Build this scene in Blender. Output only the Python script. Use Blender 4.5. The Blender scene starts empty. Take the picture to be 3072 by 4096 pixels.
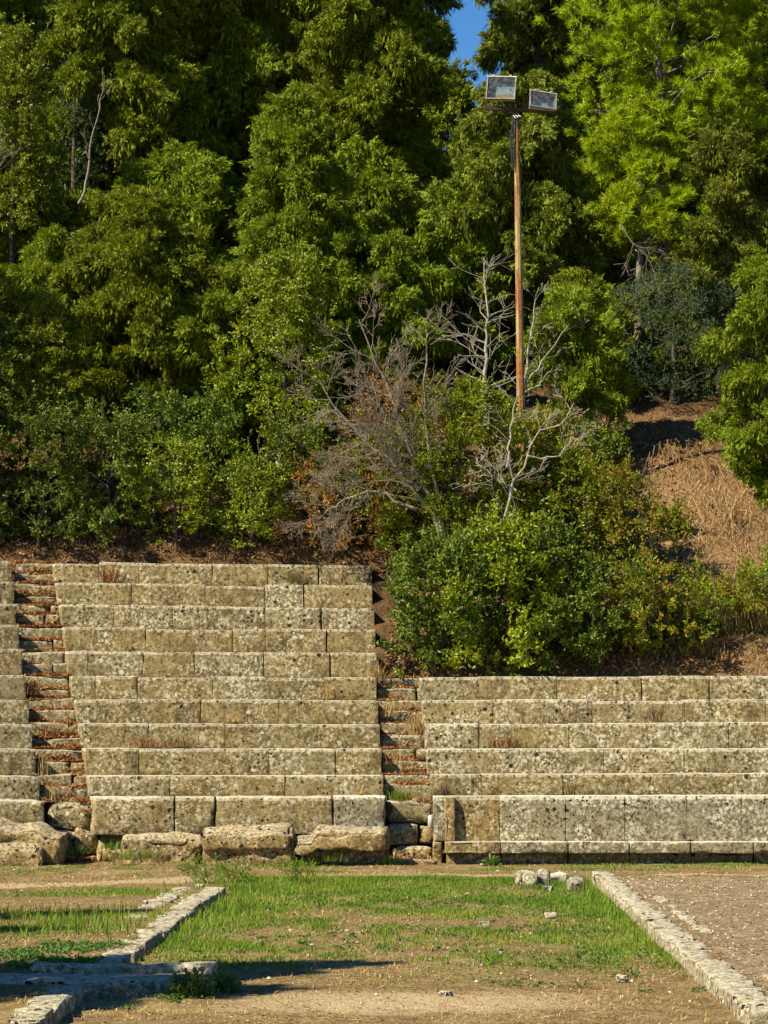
import bpy, math, random
import numpy as np
from math import radians, sin, cos, pi, atan2, sqrt

scene = bpy.context.scene
COL = scene.collection

# ------------------------------------------------------------------ camera model
FPX = 11110.0                       # focal length in photo pixels (3072 wide)
CAMH = 2.52
PITCH = math.atan((2851.6 - 2048) / FPX)
CP, SP = cos(PITCH), sin(PITCH)

def at(u, v, Y):
    """photo pixel (3072x4096) -> point of the place at distance Y"""
    x = (u - 1536) / FPX
    y = (2048 - v) / FPX
    dy = CP - y * SP
    dz = SP + y * CP
    t = Y / dy
    return np.array((x * t, Y, CAMH + dz * t))

def at2(u, v, Y):                   # the same from the 1659-wide preview
    return at(u * 1.8517, v * 1.8517, Y)

# ------------------------------------------------------------------ noise
def _hash(ix, iy, iz, seed):
    h = (ix.astype(np.int64) * 374761393 + iy.astype(np.int64) * 668265263 + iz.astype(np.int64) * 2147483647 + seed * 1274126177) & 0xFFFFFFFF
    h = ((h ^ (h >> 13)) * 1274126177) & 0xFFFFFFFF
    h = ((h ^ (h >> 16)) * 2246822519) & 0xFFFFFFFF
    h = h ^ (h >> 15)
    return (h & 0xFFFFFF) / float(0xFFFFFF)

def vnoise(p, seed=0):
    p = np.asarray(p, float)
    i = np.floor(p).astype(np.int64)
    f = p - i
    f = f * f * (3 - 2 * f)
    x, y, z = i[:, 0], i[:, 1], i[:, 2]
    fx, fy, fz = f[:, 0], f[:, 1], f[:, 2]
    r = 0
    for dx in (0, 1):
        for dy in (0, 1):
            for dz in (0, 1):
                w = (fx if dx else 1 - fx) * (fy if dy else 1 - fy) * (fz if dz else 1 - fz)
                r = r + w * _hash(x + dx, y + dy, z + dz, seed)
    return r * 2 - 1

def fbm(p, octaves=4, seed=0):
    p = np.asarray(p, float)
    a, s, r = 1.0, 0.0, 0
    for k in range(octaves):
        r = r + a * vnoise(p * (2 ** k), seed + k * 17)
        s += a
        a *= 0.5
    return r / s

def fbm2(x, y, octaves=4, seed=0):
    x = np.asarray(x, float).ravel(); y = np.asarray(y, float).ravel()
    return fbm(np.stack([x, y, np.zeros_like(x)], 1), octaves, seed)

def sstep(a, b, x):
    t = np.clip((np.asarray(x, float) - a) / (b - a), 0, 1)
    return t * t * (3 - 2 * t)

def unit(v):
    v = np.asarray(v, float)
    n = np.linalg.norm(v, axis=-1, keepdims=True)
    return v / np.maximum(n, 1e-9)

def rel_height(V, F):
    z = V[:, 2]; z = (z - z.min()) / max(1e-6, z.max() - z.min())
    return np.array([z[list(f)].mean() for f in F])

# ------------------------------------------------------------------ objects
def make_mesh(name, V, loops, starts, totals, smooth=False, mats=None, midx=None, attr=None):
    me = bpy.data.meshes.new(name)
    V = np.asarray(V, np.float32)
    me.vertices.add(len(V)); me.vertices.foreach_set('co', V.ravel())
    me.loops.add(len(loops)); me.loops.foreach_set('vertex_index', np.asarray(loops, np.int32))
    me.polygons.add(len(starts))
    me.polygons.foreach_set('loop_start', np.asarray(starts, np.int32))
    me.polygons.foreach_set('loop_total', np.asarray(totals, np.int32))
    for m in (mats or []):
        me.materials.append(m)
    if midx is not None:
        me.polygons.foreach_set('material_index', np.asarray(midx, np.int32))
    me.polygons.foreach_set('use_smooth', np.full(len(starts), smooth, bool))
    if attr is not None:
        a = me.attributes.new('tone', 'FLOAT', 'FACE')
        a.data.foreach_set('value', np.asarray(attr, np.float32))
    me.update(calc_edges=True)
    return me

class Geo:
    """collects polygons; builds ONE mesh"""
    def __init__(s):
        s.V = []; s.L = []; s.T = []; s.A = []; s.M = []; s.n = 0
    def poly(s, V, F, tone=0.5, mi=0):
        V = np.asarray(V, float)
        s.V.append(V)
        arr = isinstance(tone, np.ndarray)
        for q, f in enumerate(F):
            s.L.append(np.asarray(f, np.int64) + s.n); s.T.append(len(f)); s.A.append(float(tone[q]) if arr else tone); s.M.append(mi)
        s.n += len(V)
    def arr(s, V, F, tone, mi=0):
        """V (n,3), F (m,k) arrays, tone (m,)"""
        V = np.asarray(V, float); F = np.asarray(F, np.int64)
        s.V.append(V)
        s.L.append((F + s.n).ravel())
        s.T.extend([F.shape[1]] * len(F))
        s.A.extend(np.broadcast_to(tone, (len(F),)).tolist()); s.M.extend([mi] * len(F))
        s.n += len(V)
    def mesh(s, name, mats, smooth=False, off=(0, 0, 0)):
        V = np.concatenate(s.V) - np.asarray(off)
        L = np.concatenate(s.L)
        T = np.array(s.T); S = np.concatenate([[0], np.cumsum(T)[:-1]])
        return make_mesh(name, V, L, S, T, smooth, mats, s.M, s.A)

def wloc(o):
    p = np.array(o.location, float)
    while o.parent:
        o = o.parent; p = p + np.array(o.location, float)
    return p

def link(name, me, parent=None, loc=(0, 0, 0)):
    o = bpy.data.objects.new(name, me); COL.objects.link(o)
    loc = np.asarray(loc, float)
    if parent is not None:
        loc = loc - wloc(parent); o.parent = parent
    o.location = tuple(loc)
    return o

def build(geo, name, mats, parent=None, loc=(0, 0, 0), smooth=False):
    """geo in world coordinates; object's origin put at loc"""
    if not isinstance(mats, (list, tuple)): mats = [mats]
    return link(name, geo.mesh(name, mats, smooth, loc), parent, loc)

def tag(o, label=None, cat=None, group=None, kind=None):
    if label: o['label'] = label
    if cat: o['category'] = cat
    if group: o['group'] = group
    if kind: o['kind'] = kind
    return o

def empty(name, loc, label, cat, group=None):
    o = bpy.data.objects.new(name, None); COL.objects.link(o)
    o.location = tuple(loc); o.empty_display_size = 0.2
    return tag(o, label, cat, group)

def tube(geo, P, R, n=6, tone=0.5, mi=0, cap=True):
    P = np.asarray(P, float); m = len(P)
    R = np.broadcast_to(np.asarray(R, float), (m,))
    T = np.gradient(P, axis=0); T = unit(T)
    ref = np.array((0.31, 0.95, 0.05)) if abs(T[0][2]) > 0.7 else np.array((0.05, 0.1, 1.0))
    A = unit(np.cross(T, ref)); B = np.cross(T, A)
    a = np.arange(n) * 2 * pi / n
    V = P[:, None] + R[:, None, None] * (A[:, None] * np.cos(a)[None, :, None] + B[:, None] * np.sin(a)[None, :, None])
    V = V.reshape(-1, 3)
    i = np.arange(m - 1)[:, None] * n; j = np.arange(n)[None]; k = (j + 1) % n
    F = np.stack([i + j, i + k, i + n + k, i + n + j], -1).reshape(-1, 4)
    geo.arr(V, F, tone, mi)
    if cap:
        geo.poly(V[:n][::-1], [list(range(n))], tone, mi)
        geo.poly(V[-n:], [list(range(n))], tone, mi)

def box(geo, c, s, R=None, tone=0.5, mi=0, bev=0.0):
    """bevelled box, centre c, full size s, optional 3x3 rotation"""
    h = np.asarray(s, float) / 2
    if bev <= 0:
        V = np.array([(x, y, z) for x in (-1, 1) for y in (-1, 1) for z in (-1, 1)], float) * h
        F = [(0, 1, 3, 2), (4, 6, 7, 5), (0, 4, 5, 1), (2, 3, 7, 6), (0, 2, 6, 4), (1, 5, 7, 3)]
    else:
        V, F = rounded_lattice(s, bev, 10.0)
    V = np.asarray(V, float)
    if R is not None: V = V @ np.asarray(R).T
    geo.poly(V + np.asarray(c), F, tone, mi)

def rounded_lattice(s, r, res):
    """surface lattice of a box of full size s, rounding radius r, spacing res; centred"""
    ax = []
    for L in s:
        r1 = min(r, L * .45)
        n = max(1, int(round((L - 2 * r1) / res)))
        c = np.concatenate([[0, r1 * .35], np.linspace(r1, L - r1, n + 1), [L - r1 * .35, L]]) - L / 2
        ax.append(c)
    nx, ny, nz = map(len, ax)
    idx = {}; V = []; F = []
    def vid(i, j, k):
        key = (i, j, k)
        if key not in idx:
            idx[key] = len(V); V.append((ax[0][i], ax[1][j], ax[2][k]))
        return idx[key]
    for i in range(nx - 1):
        for j in range(ny - 1):
            F.append((vid(i, j, 0), vid(i, j + 1, 0), vid(i + 1, j + 1, 0), vid(i + 1, j, 0)))
            F.append((vid(i, j, nz - 1), vid(i + 1, j, nz - 1), vid(i + 1, j + 1, nz - 1), vid(i, j + 1, nz - 1)))
    for i in range(nx - 1):
        for k in range(nz - 1):
            F.append((vid(i, 0, k), vid(i + 1, 0, k), vid(i + 1, 0, k + 1), vid(i, 0, k + 1)))
            F.append((vid(i, ny - 1, k), vid(i, ny - 1, k + 1), vid(i + 1, ny - 1, k + 1), vid(i + 1, ny - 1, k)))
    for j in range(ny - 1):
        for k in range(nz - 1):
            F.append((vid(0, j, k), vid(0, j, k + 1), vid(0, j + 1, k + 1), vid(0, j + 1, k)))
            F.append((vid(nx - 1, j, k), vid(nx - 1, j + 1, k), vid(nx - 1, j + 1, k + 1), vid(nx - 1, j, k + 1)))
    V = np.array(V)
    h = np.asarray(s, float) / 2
    ri = np.minimum(r, h * .9)
    q = np.clip(V, -(h - ri), h - ri)
    d = V - q
    n = np.linalg.norm(d, axis=1, keepdims=True)
    V = np.where(n > 1e-9, q + d / np.maximum(n, 1e-9) * ri.min(), V)
    return V, F

def rough_stone(s, r=.02, res=.06, rough=.008, chip=.02, seed=0, freq=6.0, big=0.0):
    """weathered stone block: lattice box, worn edges, pitted faces. centred"""
    V, F = rounded_lattice(s, r, res)
    h = np.asarray(s, float) / 2
    off = np.array((seed * 3.17 % 91, seed * 7.31 % 83, seed * 1.73 % 71))
    near = np.sort(h - np.abs(V), axis=1)          # distance to the faces
    edge = np.exp(-near[:, 1] / .05)                # 1 on edges
    n1 = fbm(V * freq + off, 4, 3)
    n2 = fbm(V * freq * .45 + off + 40, 3, 5)
    out = unit(V / h ** .5)
    q = np.abs(V) / h
    nrm = unit(np.sign(V) * np.maximum(q - .86, 0) ** 1.0 + 1e-6 * out)
    n4 = fbm(V * 1.9 + off + 77, 2, 8)
    edge2 = np.exp(-near[:, 1] / .09)
    disp = n1 * rough - edge * np.maximum(n2 + .25, 0) * chip - edge2 * np.maximum(n4 - .18, 0) * chip * 3.2
    V = V + nrm * disp[:, None]
    if big:
        n3 = np.stack([fbm(V * 1.6 + off + k * 31, 3, 9 + k) for k in range(3)], 1)
        V = V + n3 * big
    return V, F
# ------------------------------------------------------------------ materials
class NT:
    def __init__(s, name):
        s.m = bpy.data.materials.new(name); s.m.use_nodes = True
        s.t = s.m.node_tree; s.n = s.t.nodes; s.l = s.t.links
        s.n.clear()
        s.out = s.n.new('ShaderNodeOutputMaterial')
    def node(s, typ, **kw):
        n = s.n.new(typ)
        for k, v in kw.items():
            if hasattr(n, k): setattr(n, k, v)
        return n
    def set(s, sock, v):
        if isinstance(v, bpy.types.NodeSocket): s.l.new(v, sock)
        elif v is not None:
            if isinstance(v, (tuple, list)) and sock.type == 'RGBA' and len(v) == 3: v = (*v, 1)
            sock.default_value = v
    def pos(s):
        return s.node('ShaderNodeNewGeometry').outputs['Position']
    def normal(s):
        return s.node('ShaderNodeNewGeometry').outputs['Normal']
    def mapping(s, vec, scale=(1, 1, 1), loc=(0, 0, 0)):
        n = s.node('ShaderNodeMapping'); s.set(n.inputs['Vector'], vec)
        s.set(n.inputs['Scale'], scale); s.set(n.inputs['Location'], loc)
        return n.outputs[0]
    def noise(s, vec, scale, detail=4, rough=.55, dist=0.0, col=False):
        n = s.node('ShaderNodeTexNoise'); s.set(n.inputs['Vector'], vec)
        s.set(n.inputs['Scale'], scale); s.set(n.inputs['Detail'], detail)
        s.set(n.inputs['Roughness'], rough); s.set(n.inputs['Distortion'], dist)
        return n.outputs['Color' if col else 0]
    def voro(s, vec, scale, rnd=1.0):
        n = s.node('ShaderNodeTexVoronoi'); s.set(n.inputs['Vector'], vec)
        s.set(n.inputs['Scale'], scale); s.set(n.inputs['Randomness'], rnd)
        return n.outputs['Distance'], n.outputs['Color']
    def ramp(s, fac, a, b, c0=0.0, c1=1.0, smooth=True):
        n = s.node('ShaderNodeMapRange'); n.interpolation_type = 'SMOOTHSTEP' if smooth else 'LINEAR'
        s.set(n.inputs[0], fac); s.set(n.inputs[1], a); s.set(n.inputs[2], b); s.set(n.inputs[3], c0); s.set(n.inputs[4], c1)
        return n.outputs[0]
    def math(s, op, a, b=None, clamp=False):
        n = s.node('ShaderNodeMath', operation=op, use_clamp=clamp); s.set(n.inputs[0], a)
        if b is not None: s.set(n.inputs[1], b)
        return n.outputs[0]
    def mix(s, fac, a, b, blend='MIX'):
        n = s.node('ShaderNodeMix'); n.data_type = 'RGBA'; n.blend_type = blend
        s.set(n.inputs[0], fac); s.set(n.inputs[6], a); s.set(n.inputs[7], b)
        return n.outputs[2]
    def attr(s, name='tone'):
        return s.node('ShaderNodeAttribute', attribute_name=name).outputs['Fac']
    def rnd(s):
        return s.node('ShaderNodeObjectInfo').outputs['Random']
    def sep(s, v):
        n = s.node('ShaderNodeSeparateXYZ'); s.set(n.inputs[0], v); return n.outputs
    def bump(s, h, strength=.5, dist=.02, normal=None):
        n = s.node('ShaderNodeBump'); s.set(n.inputs['Height'], h)
        s.set(n.inputs['Strength'], strength); s.set(n.inputs['Distance'], dist)
        if normal is not None: s.set(n.inputs['Normal'], normal)
        return n.outputs[0]
    def pbr(s, col, rough=.9, spec=.2, normal=None, metal=0.0):
        b = s.node('ShaderNodeBsdfPrincipled')
        s.set(b.inputs['Base Color'], col); s.set(b.inputs['Roughness'], rough)
        s.set(b.inputs['Specular IOR Level'], spec); s.set(b.inputs['Metallic'], metal)
        if normal is not None: s.set(b.inputs['Normal'], normal)
        s.l.new(b.outputs[0], s.out.inputs[0])
        return b

def stone_mat(name, dark, light, stain=.5, white=.5, black=.5, warm=(.34, .20, .05), warm_amt=.2, whitecol=(.74, .67, .50), upw=.8, mottle=1.0):
    t = NT(name); p = t.pos(); r = t.rnd()
    wob = t.node('ShaderNodeVectorMath', operation='ADD'); t.set(wob.inputs[0], p)
    sc = t.node('ShaderNodeVectorMath', operation='SCALE'); t.set(sc.inputs[0], t.noise(p, 20, 3, .6, col=True)); sc.inputs['Scale'].default_value = .07
    t.l.new(sc.outputs[0], wob.inputs[1]); q = wob.outputs[0]
    big = t.noise(p, 1.3, 3, .6); mid = t.noise(p, 6, 5, .7); spk = t.noise(q, 17, 4, .72); fine = t.noise(p, 42, 4, .75); grit = t.noise(p, 95, 2, .6)
    f = t.math('ADD', t.math('MULTIPLY', mid, .35), t.math('ADD', t.math('MULTIPLY', spk, .40), t.math('MULTIPLY', fine, .35)))
    f = t.math('ADD', f, t.math('MULTIPLY', r, .07))
    col = t.mix(t.ramp(f, .45, .70), dark, light)
    col = t.mix(t.ramp(r, 0, 1, .0, .85, False), col, t.mix(1.0, col, (.72, .68, .60), 'MULTIPLY'))
    # warm ochre growth
    wn = t.noise(p, 2.1, 4, .6, .5)
    col = t.mix(t.math('MULTIPLY', t.ramp(wn, .48, .70), warm_amt), col, warm)
    # brown organic stains running down the faces
    st = t.noise(t.mapping(p, (2.4, 2.4, 1.2)), 1.5, 6, .72, .5)
    col = t.mix(t.math('MULTIPLY', t.ramp(st, .50, .66), stain), col, t.mix(t.ramp(fine, .4, .62), (.060, .040, .014), (.20, .145, .062)))
    # dark pits
    col = t.mix(t.ramp(spk, .33, .44, .88 * mottle, 0), col, (.052, .040, .018))
    # pale crusts, irregular
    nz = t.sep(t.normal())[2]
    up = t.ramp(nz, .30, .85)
    msk = t.noise(p, 1.5, 3, .6)
    w = t.math('MULTIPLY', t.ramp(spk, .52, .61), t.ramp(msk, .40, .60, .15 * white, white))
    d1, c1 = t.voro(q, 8.0); d2, c2 = t.voro(q, 19.0)
    pick1 = t.ramp(t.sep(c1)[0], 1 - white * .30, 1 - white * .30 + .05)
    pick2 = t.ramp(t.sep(c2)[1], 1 - white * .34, 1 - white * .34 + .05)
    w2 = t.math('MAXIMUM', t.math('MULTIPLY', t.ramp(d1, .20, .42, .9, 0), pick1), t.math('MULTIPLY', t.ramp(d2, .22, .45, .9, 0), pick2))
    w = t.math('MAXIMUM', w, t.math('MULTIPLY', w2, t.ramp(msk, .36, .58, .2, 1)))
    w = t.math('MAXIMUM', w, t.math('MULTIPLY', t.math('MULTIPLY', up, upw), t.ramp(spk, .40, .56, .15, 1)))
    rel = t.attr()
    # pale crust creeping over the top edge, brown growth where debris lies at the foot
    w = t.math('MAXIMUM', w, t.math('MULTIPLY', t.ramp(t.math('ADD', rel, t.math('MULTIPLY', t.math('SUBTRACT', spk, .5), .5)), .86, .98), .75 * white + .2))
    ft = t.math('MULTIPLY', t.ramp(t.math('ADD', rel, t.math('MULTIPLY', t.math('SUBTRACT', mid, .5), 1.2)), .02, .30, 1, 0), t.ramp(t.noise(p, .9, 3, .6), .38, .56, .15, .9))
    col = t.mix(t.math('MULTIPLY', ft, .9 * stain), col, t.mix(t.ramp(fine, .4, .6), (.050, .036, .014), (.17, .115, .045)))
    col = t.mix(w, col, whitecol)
    # black lichen discs
    d3, c3 = t.voro(t.mapping(q, loc=(5.3, 2.1, 7.7)), 7.0); d4, c4 = t.voro(t.mapping(q, loc=(1.3, 8.1, 2.7)), 14.0)
    b = t.math('MAXIMUM', t.math('MULTIPLY', t.ramp(d3, .22, .30, 1, 0), t.ramp(t.sep(c3)[0], 1 - black * .45, 1 - black * .45 + .04)),
               t.math('MULTIPLY', t.ramp(d4, .24, .36, 1, 0), t.ramp(t.sep(c4)[0], 1 - black * .5, 1 - black * .5 + .04)))
    b = t.math('MULTIPLY', b, t.ramp(t.noise(p, 1.1, 3, .5), .40, .55, .05, 1))
    col = t.mix(b, col, (.026, .024, .019))
    h = t.math('ADD', t.math('MULTIPLY', spk, 1.4), t.math('ADD', t.math('MULTIPLY', fine, 1.1), t.math('MULTIPLY', grit, .4)))
    t.pbr(col, .95, .10, t.bump(h, .9, .035))
    return t.m

def leaf_mat(name, ca, cb, cc, tip=.12, trans=.3, rough=.55, spec=.3, hue=.25, tcol=None):
    """ca dark, cb light, cc odd leaves (share tip); tone attribute is random per leaf, clump noise in space"""
    t = NT(name); a = t.attr(); p = t.pos()
    n = t.noise(p, 1.4, 2, .5)
    f = t.math('ADD', t.math('MULTIPLY', a, .6), t.math('MULTIPLY', n, .5))
    col = t.mix(t.ramp(f, .25, .8), ca, cb)
    col = t.mix(t.ramp(a, 1 - tip, 1 - tip + .02), col, cc)
    hs = t.node('ShaderNodeHueSaturation')
    t.set(hs.inputs['Hue'], t.ramp(t.rnd(), 0, 1, .5 - .025 * hue * 2, .5 + .025 * hue * 2, False))
    t.set(hs.inputs['Value'], t.ramp(t.rnd(), 0, 1, .88, 1.12, False)); t.set(hs.inputs['Color'], col)
    col = hs.outputs[0]
    b = t.node('ShaderNodeBsdfPrincipled')
    t.set(b.inputs['Base Color'], col); b.inputs['Roughness'].default_value = rough
    b.inputs['Specular IOR Level'].default_value = spec
    tr = t.node('ShaderNodeBsdfTranslucent')
    t.set(tr.inputs[0], t.mix(1.0, col, tcol or (1.25, 1.35, .6), 'MULTIPLY'))
    mx = t.node('ShaderNodeMixShader'); mx.inputs[0].default_value = trans
    t.l.new(b.outputs[0], mx.inputs[1]); t.l.new(tr.outputs[0], mx.inputs[2]); t.l.new(mx.outputs[0], t.out.inputs[0])
    return t.m

def plain_mat(name, ca, cb, scale=8, rough=.8, spec=.2, metal=0, bump=.3):
    t = NT(name); p = t.pos(); n = t.noise(p, scale, 5, .6); n2 = t.noise(p, scale * 5, 3, .6)
    f = t.math('ADD', t.math('MULTIPLY', n, .6), t.math('MULTIPLY', n2, .4))
    t.pbr(t.mix(t.ramp(f, .35, .65), ca, cb), rough, spec, t.bump(n2, bump, .01), metal)
    return t.m

def tone_mat(name, cols, rough=.9, spec=.15, trans=0.0):
    """colour picked per face by the tone attribute through the list cols"""
    t = NT(name); a = t.attr()
    n = t.node('ShaderNodeValToRGB'); e = n.color_ramp.elements
    e[0].position = 0; e[0].color = (*cols[0], 1); e[1].position = 1; e[1].color = (*cols[-1], 1)
    for k, c in enumerate(cols[1:-1]):
        x = e.new((k + 1) / (len(cols) - 1)); x.color = (*c, 1)
    t.set(n.inputs[0], a)
    b = t.pbr(n.outputs[0], rough, spec)
    if trans:
        tr = t.node('ShaderNodeBsdfTranslucent'); t.l.new(n.outputs[0], tr.inputs[0])
        mx = t.node('ShaderNodeMixShader'); mx.inputs[0].default_value = trans
        t.l.new(b.outputs[0], mx.inputs[1]); t.l.new(tr.outputs[0], mx.inputs[2]); t.l.new(mx.outputs[0], t.out.inputs[0])
    return t.m

M = {}
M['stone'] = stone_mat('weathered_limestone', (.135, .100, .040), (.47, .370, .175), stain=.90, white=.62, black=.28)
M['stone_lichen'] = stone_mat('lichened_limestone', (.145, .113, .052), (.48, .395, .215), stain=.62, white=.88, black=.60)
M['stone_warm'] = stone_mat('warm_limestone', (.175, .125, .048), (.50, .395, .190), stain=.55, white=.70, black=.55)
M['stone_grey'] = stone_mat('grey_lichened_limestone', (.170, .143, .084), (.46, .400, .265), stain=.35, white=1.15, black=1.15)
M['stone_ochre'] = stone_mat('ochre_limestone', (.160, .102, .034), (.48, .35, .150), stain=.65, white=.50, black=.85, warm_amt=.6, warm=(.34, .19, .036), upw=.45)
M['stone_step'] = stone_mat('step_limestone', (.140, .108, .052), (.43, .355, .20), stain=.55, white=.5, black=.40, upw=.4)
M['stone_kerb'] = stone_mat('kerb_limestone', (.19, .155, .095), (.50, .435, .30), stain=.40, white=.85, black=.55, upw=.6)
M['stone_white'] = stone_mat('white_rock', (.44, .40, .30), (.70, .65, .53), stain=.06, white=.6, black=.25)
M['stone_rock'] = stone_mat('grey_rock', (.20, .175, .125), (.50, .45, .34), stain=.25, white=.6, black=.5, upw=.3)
M['rubble'] = plain_mat('packed_earth', (.06, .042, .02), (.17, .11, .05), 12)
M['bark'] = plain_mat('brown_bark', (.035, .026, .018), (.115, .088, .058), 14, bump=.6)
M['bark_grey'] = plain_mat('grey_bark', (.12, .10, .075), (.28, .24, .18), 18, bump=.6)
M['deadwood'] = plain_mat('bleached_deadwood', (.17, .14, .10), (.42, .37, .29), 11, bump=.5)
M['twig'] = plain_mat('grey_twigs', (.115, .088, .058), (.27, .220, .155), 10, bump=.3)
M['straw'] = tone_mat('dry_straw', [(.20, .11, .030), (.36, .22, .07), (.50, .34, .125), (.62, .48, .25)], trans=.15)
M['straw_brown'] = tone_mat('brown_straw', [(.09, .042, .015), (.19, .098, .034), (.30, .175, .066), (.52, .37, .19)], trans=.1)
M['litter'] = tone_mat('orange_litter', [(.08, .034, .013), (.21, .078, .021), (.36, .145, .036), (.48, .27, .10)])
M['litter_brown'] = tone_mat('brown_litter', [(.07, .04, .018), (.16, .085, .035), (.26, .15, .07), (.40, .27, .14)])
M['chips'] = tone_mat('ground_chips', [(.20, .13, .06), (.34, .24, .12), (.50, .41, .27), (.66, .60, .48)])
M['grass'] = tone_mat('green_grass', [(.062, .135, .010), (.105, .200, .014), (.165, .245, .020), (.30, .30, .055)], rough=.6, spec=.2, trans=.3)
M['weed'] = leaf_mat('weed_leaves', (.05, .105, .02), (.105, .18, .03), (.20, .22, .04), .08, .25)
M['cypress'] = leaf_mat('cypress_sprays', (.060, .086, .005), (.245, .295, .014), (.27, .18, .03), .03, .18, .65, .15, .22)
M['juniper'] = leaf_mat('juniper_sprays', (.064, .088, .008), (.225, .255, .022), (.25, .17, .04), .05, .16, .65, .15, .22)
M['pine'] = leaf_mat('pine_needles', (.165, .235, .003), (.36, .44, .006), (.37, .39, .02), .10, .30, .5, .25, .1)
M['laurel'] = leaf_mat('glossy_leaves', (.085, .118, .004), (.245, .275, .007), (.38, .31, .02), .06, .22, .45, .32, .12)
M['laurel_dark'] = leaf_mat('dark_leaves', (.050, .085, .007), (.145, .188, .014), (.24, .24, .03), .05, .20, .50, .28, .25)
M['autumn'] = leaf_mat('yellowing_leaves', (.13, .150, .010), (.27, .25, .015), (.36, .13, .018), .16, .32, .5, .28, .5)
M['yellow_green'] = leaf_mat('yellow_green_leaves', (.115, .150, .007), (.25, .285, .012), (.36, .27, .02), .05, .32, .48, .28, .2)
M['rust_leaf'] = leaf_mat('rusty_leaves', (.19, .08, .02), (.36, .17, .05), (.12, .16, .02), .25, .25, .6, .15, .4, (1.2, .9, .5))
M['olive'] = leaf_mat('olive_leaves', (.030, .060, .022), (.085, .120, .050), (.19, .21, .12), .10, .18, .55, .3, .4)
M['broom'] = tone_mat('broom_stems', [(.055, .065, .015), (.10, .10, .022), (.17, .13, .035), (.24, .16, .06)], trans=.15)

def band(t, v, a0, a1, b0, b1):
    return t.math('MULTIPLY', t.ramp(v, a0, a1), t.ramp(v, b0, b1, 1, 0))

def ground_mat():
    t = NT('dry_ground'); p = t.pos(); x, y, z = t.sep(p)
    n1 = t.noise(p, .55, 4, .6, .3); n2 = t.noise(p, 3.0, 5, .7); n3 = t.noise(t.mapping(p, (16, 30, 20)), 1, 4, .72); n4 = t.noise(p, 42, 2, .65)
    col = t.mix(t.ramp(n2, .35, .65), (.110, .073, .030), (.245, .168, .074))
    col = t.mix(t.ramp(n3, .46, .64, 0, .85), col, (.42, .295, .13))
    col = t.mix(t.ramp(n1, .54, .68, 0, .5), col, (.40, .29, .14))
    col = t.mix(t.ramp(n4, .30, .44, .65, 0), col, (.050, .030, .013))
    # trodden pale earth: foreground patch, the track on the left, thin strips along the seats
    wx = t.math('ADD', x, t.math('MULTIPLY', n2, 1.2)); wy = t.math('ADD', y, t.math('MULTIPLY', t.math('SUBTRACT', n2, .5), 1.5))
    b1 = t.math('MULTIPLY', band(t, wx, -1.4, .3, 1.6, 3.0), band(t, wy, 23.4, 24.3, 25.1, 25.7))
    b2 = t.math('MULTIPLY', t.ramp(t.math('SUBTRACT', wy, t.math('MULTIPLY', t.math('MAXIMUM', t.math('ADD', x, 5.5), 0), .75)), 40.0, 40.3), t.ramp(t.math('SUBTRACT', wy, t.math('MULTIPLY', t.math('MAXIMUM', t.math('ADD', x, 5.5), 0), .75)), 41.0, 41.4, 1, 0))
    b2 = t.math('MULTIPLY', b2, t.ramp(wx, -2.4, -1.6, 1, 0))
    b3 = t.math('MULTIPLY', band(t, wy, 43.35, 43.6, 43.8, 44.1), t.math('MAXIMUM', band(t, wx, -1.2, 0, 2.6, 3.6), t.ramp(wx, 4.4, 5.2)))
    pb = t.math('MAXIMUM', b1, t.math('MAXIMUM', b2, b3))
    pc = t.mix(t.ramp(n3, .3, .7), (.36, .250, .125), (.58, .455, .275))
    pc = t.mix(t.ramp(n4, .32, .46, .5, 0), pc, (.16, .10, .045))
    col = t.mix(t.math('MULTIPLY', pb, .92), col, pc)
    # reddish gravel of the terrace on the right
    rt = t.math('MULTIPLY', t.ramp(x, 3.15, 3.5), t.ramp(y, 41.5, 40.5))
    g = t.mix(t.ramp(n3, .38, .66), (.135, .094, .052), (.42, .325, .205))
    g = t.mix(t.ramp(n2, .45, .7, 0, .6), g, (.45, .32, .19))
    g = t.mix(t.ramp(n4, .32, .46, .7, 0), g, (.055, .032, .016))
    col = t.mix(rt, col, g)
    t.pbr(col, .95, .1, t.bump(t.math('ADD', n3, t.math('MULTIPLY', n4, .8)), 1.0, .04))
    return t.m
M['ground'] = ground_mat()

def hill_mat():
    t = NT('hillside_litter'); p = t.pos(); x, y, z = t.sep(p)
    n = t.noise(p, 3, 5, .65); n2 = t.noise(t.mapping(p, (14, 8, 8)), 1.6, 4, .7); n3 = t.noise(p, 38, 2, .6)
    col = t.mix(t.ramp(n, .35, .65), (.060, .034, .016), (.150, .082, .036))
    col = t.mix(t.ramp(n3, .52, .66, 0, .6), col, (.26, .14, .06))
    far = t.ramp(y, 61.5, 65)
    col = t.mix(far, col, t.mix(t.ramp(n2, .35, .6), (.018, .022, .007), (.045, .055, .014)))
    # bare tan earth and dead grass on the right-hand slope
    bare = t.math('MULTIPLY', t.ramp(t.math('ADD', x, t.math('MULTIPLY', n, 1.4)), 4.5, 5.7), t.ramp(y, 62, 60))
    b = t.mix(t.ramp(n2, .32, .68), (.115, .062, .026), (.30, .185, .085))
    b = t.mix(t.ramp(n, .56, .70, 0, .5), b, (.42, .29, .15))
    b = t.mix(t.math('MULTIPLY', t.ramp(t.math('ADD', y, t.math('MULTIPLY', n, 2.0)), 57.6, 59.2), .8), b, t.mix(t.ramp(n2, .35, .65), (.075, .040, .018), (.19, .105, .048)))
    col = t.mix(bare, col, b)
    t.pbr(col, .95, .1, t.bump(t.math('ADD', n2, n3), .9, .05))
    return t.m
M['hill'] = hill_mat()

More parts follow.
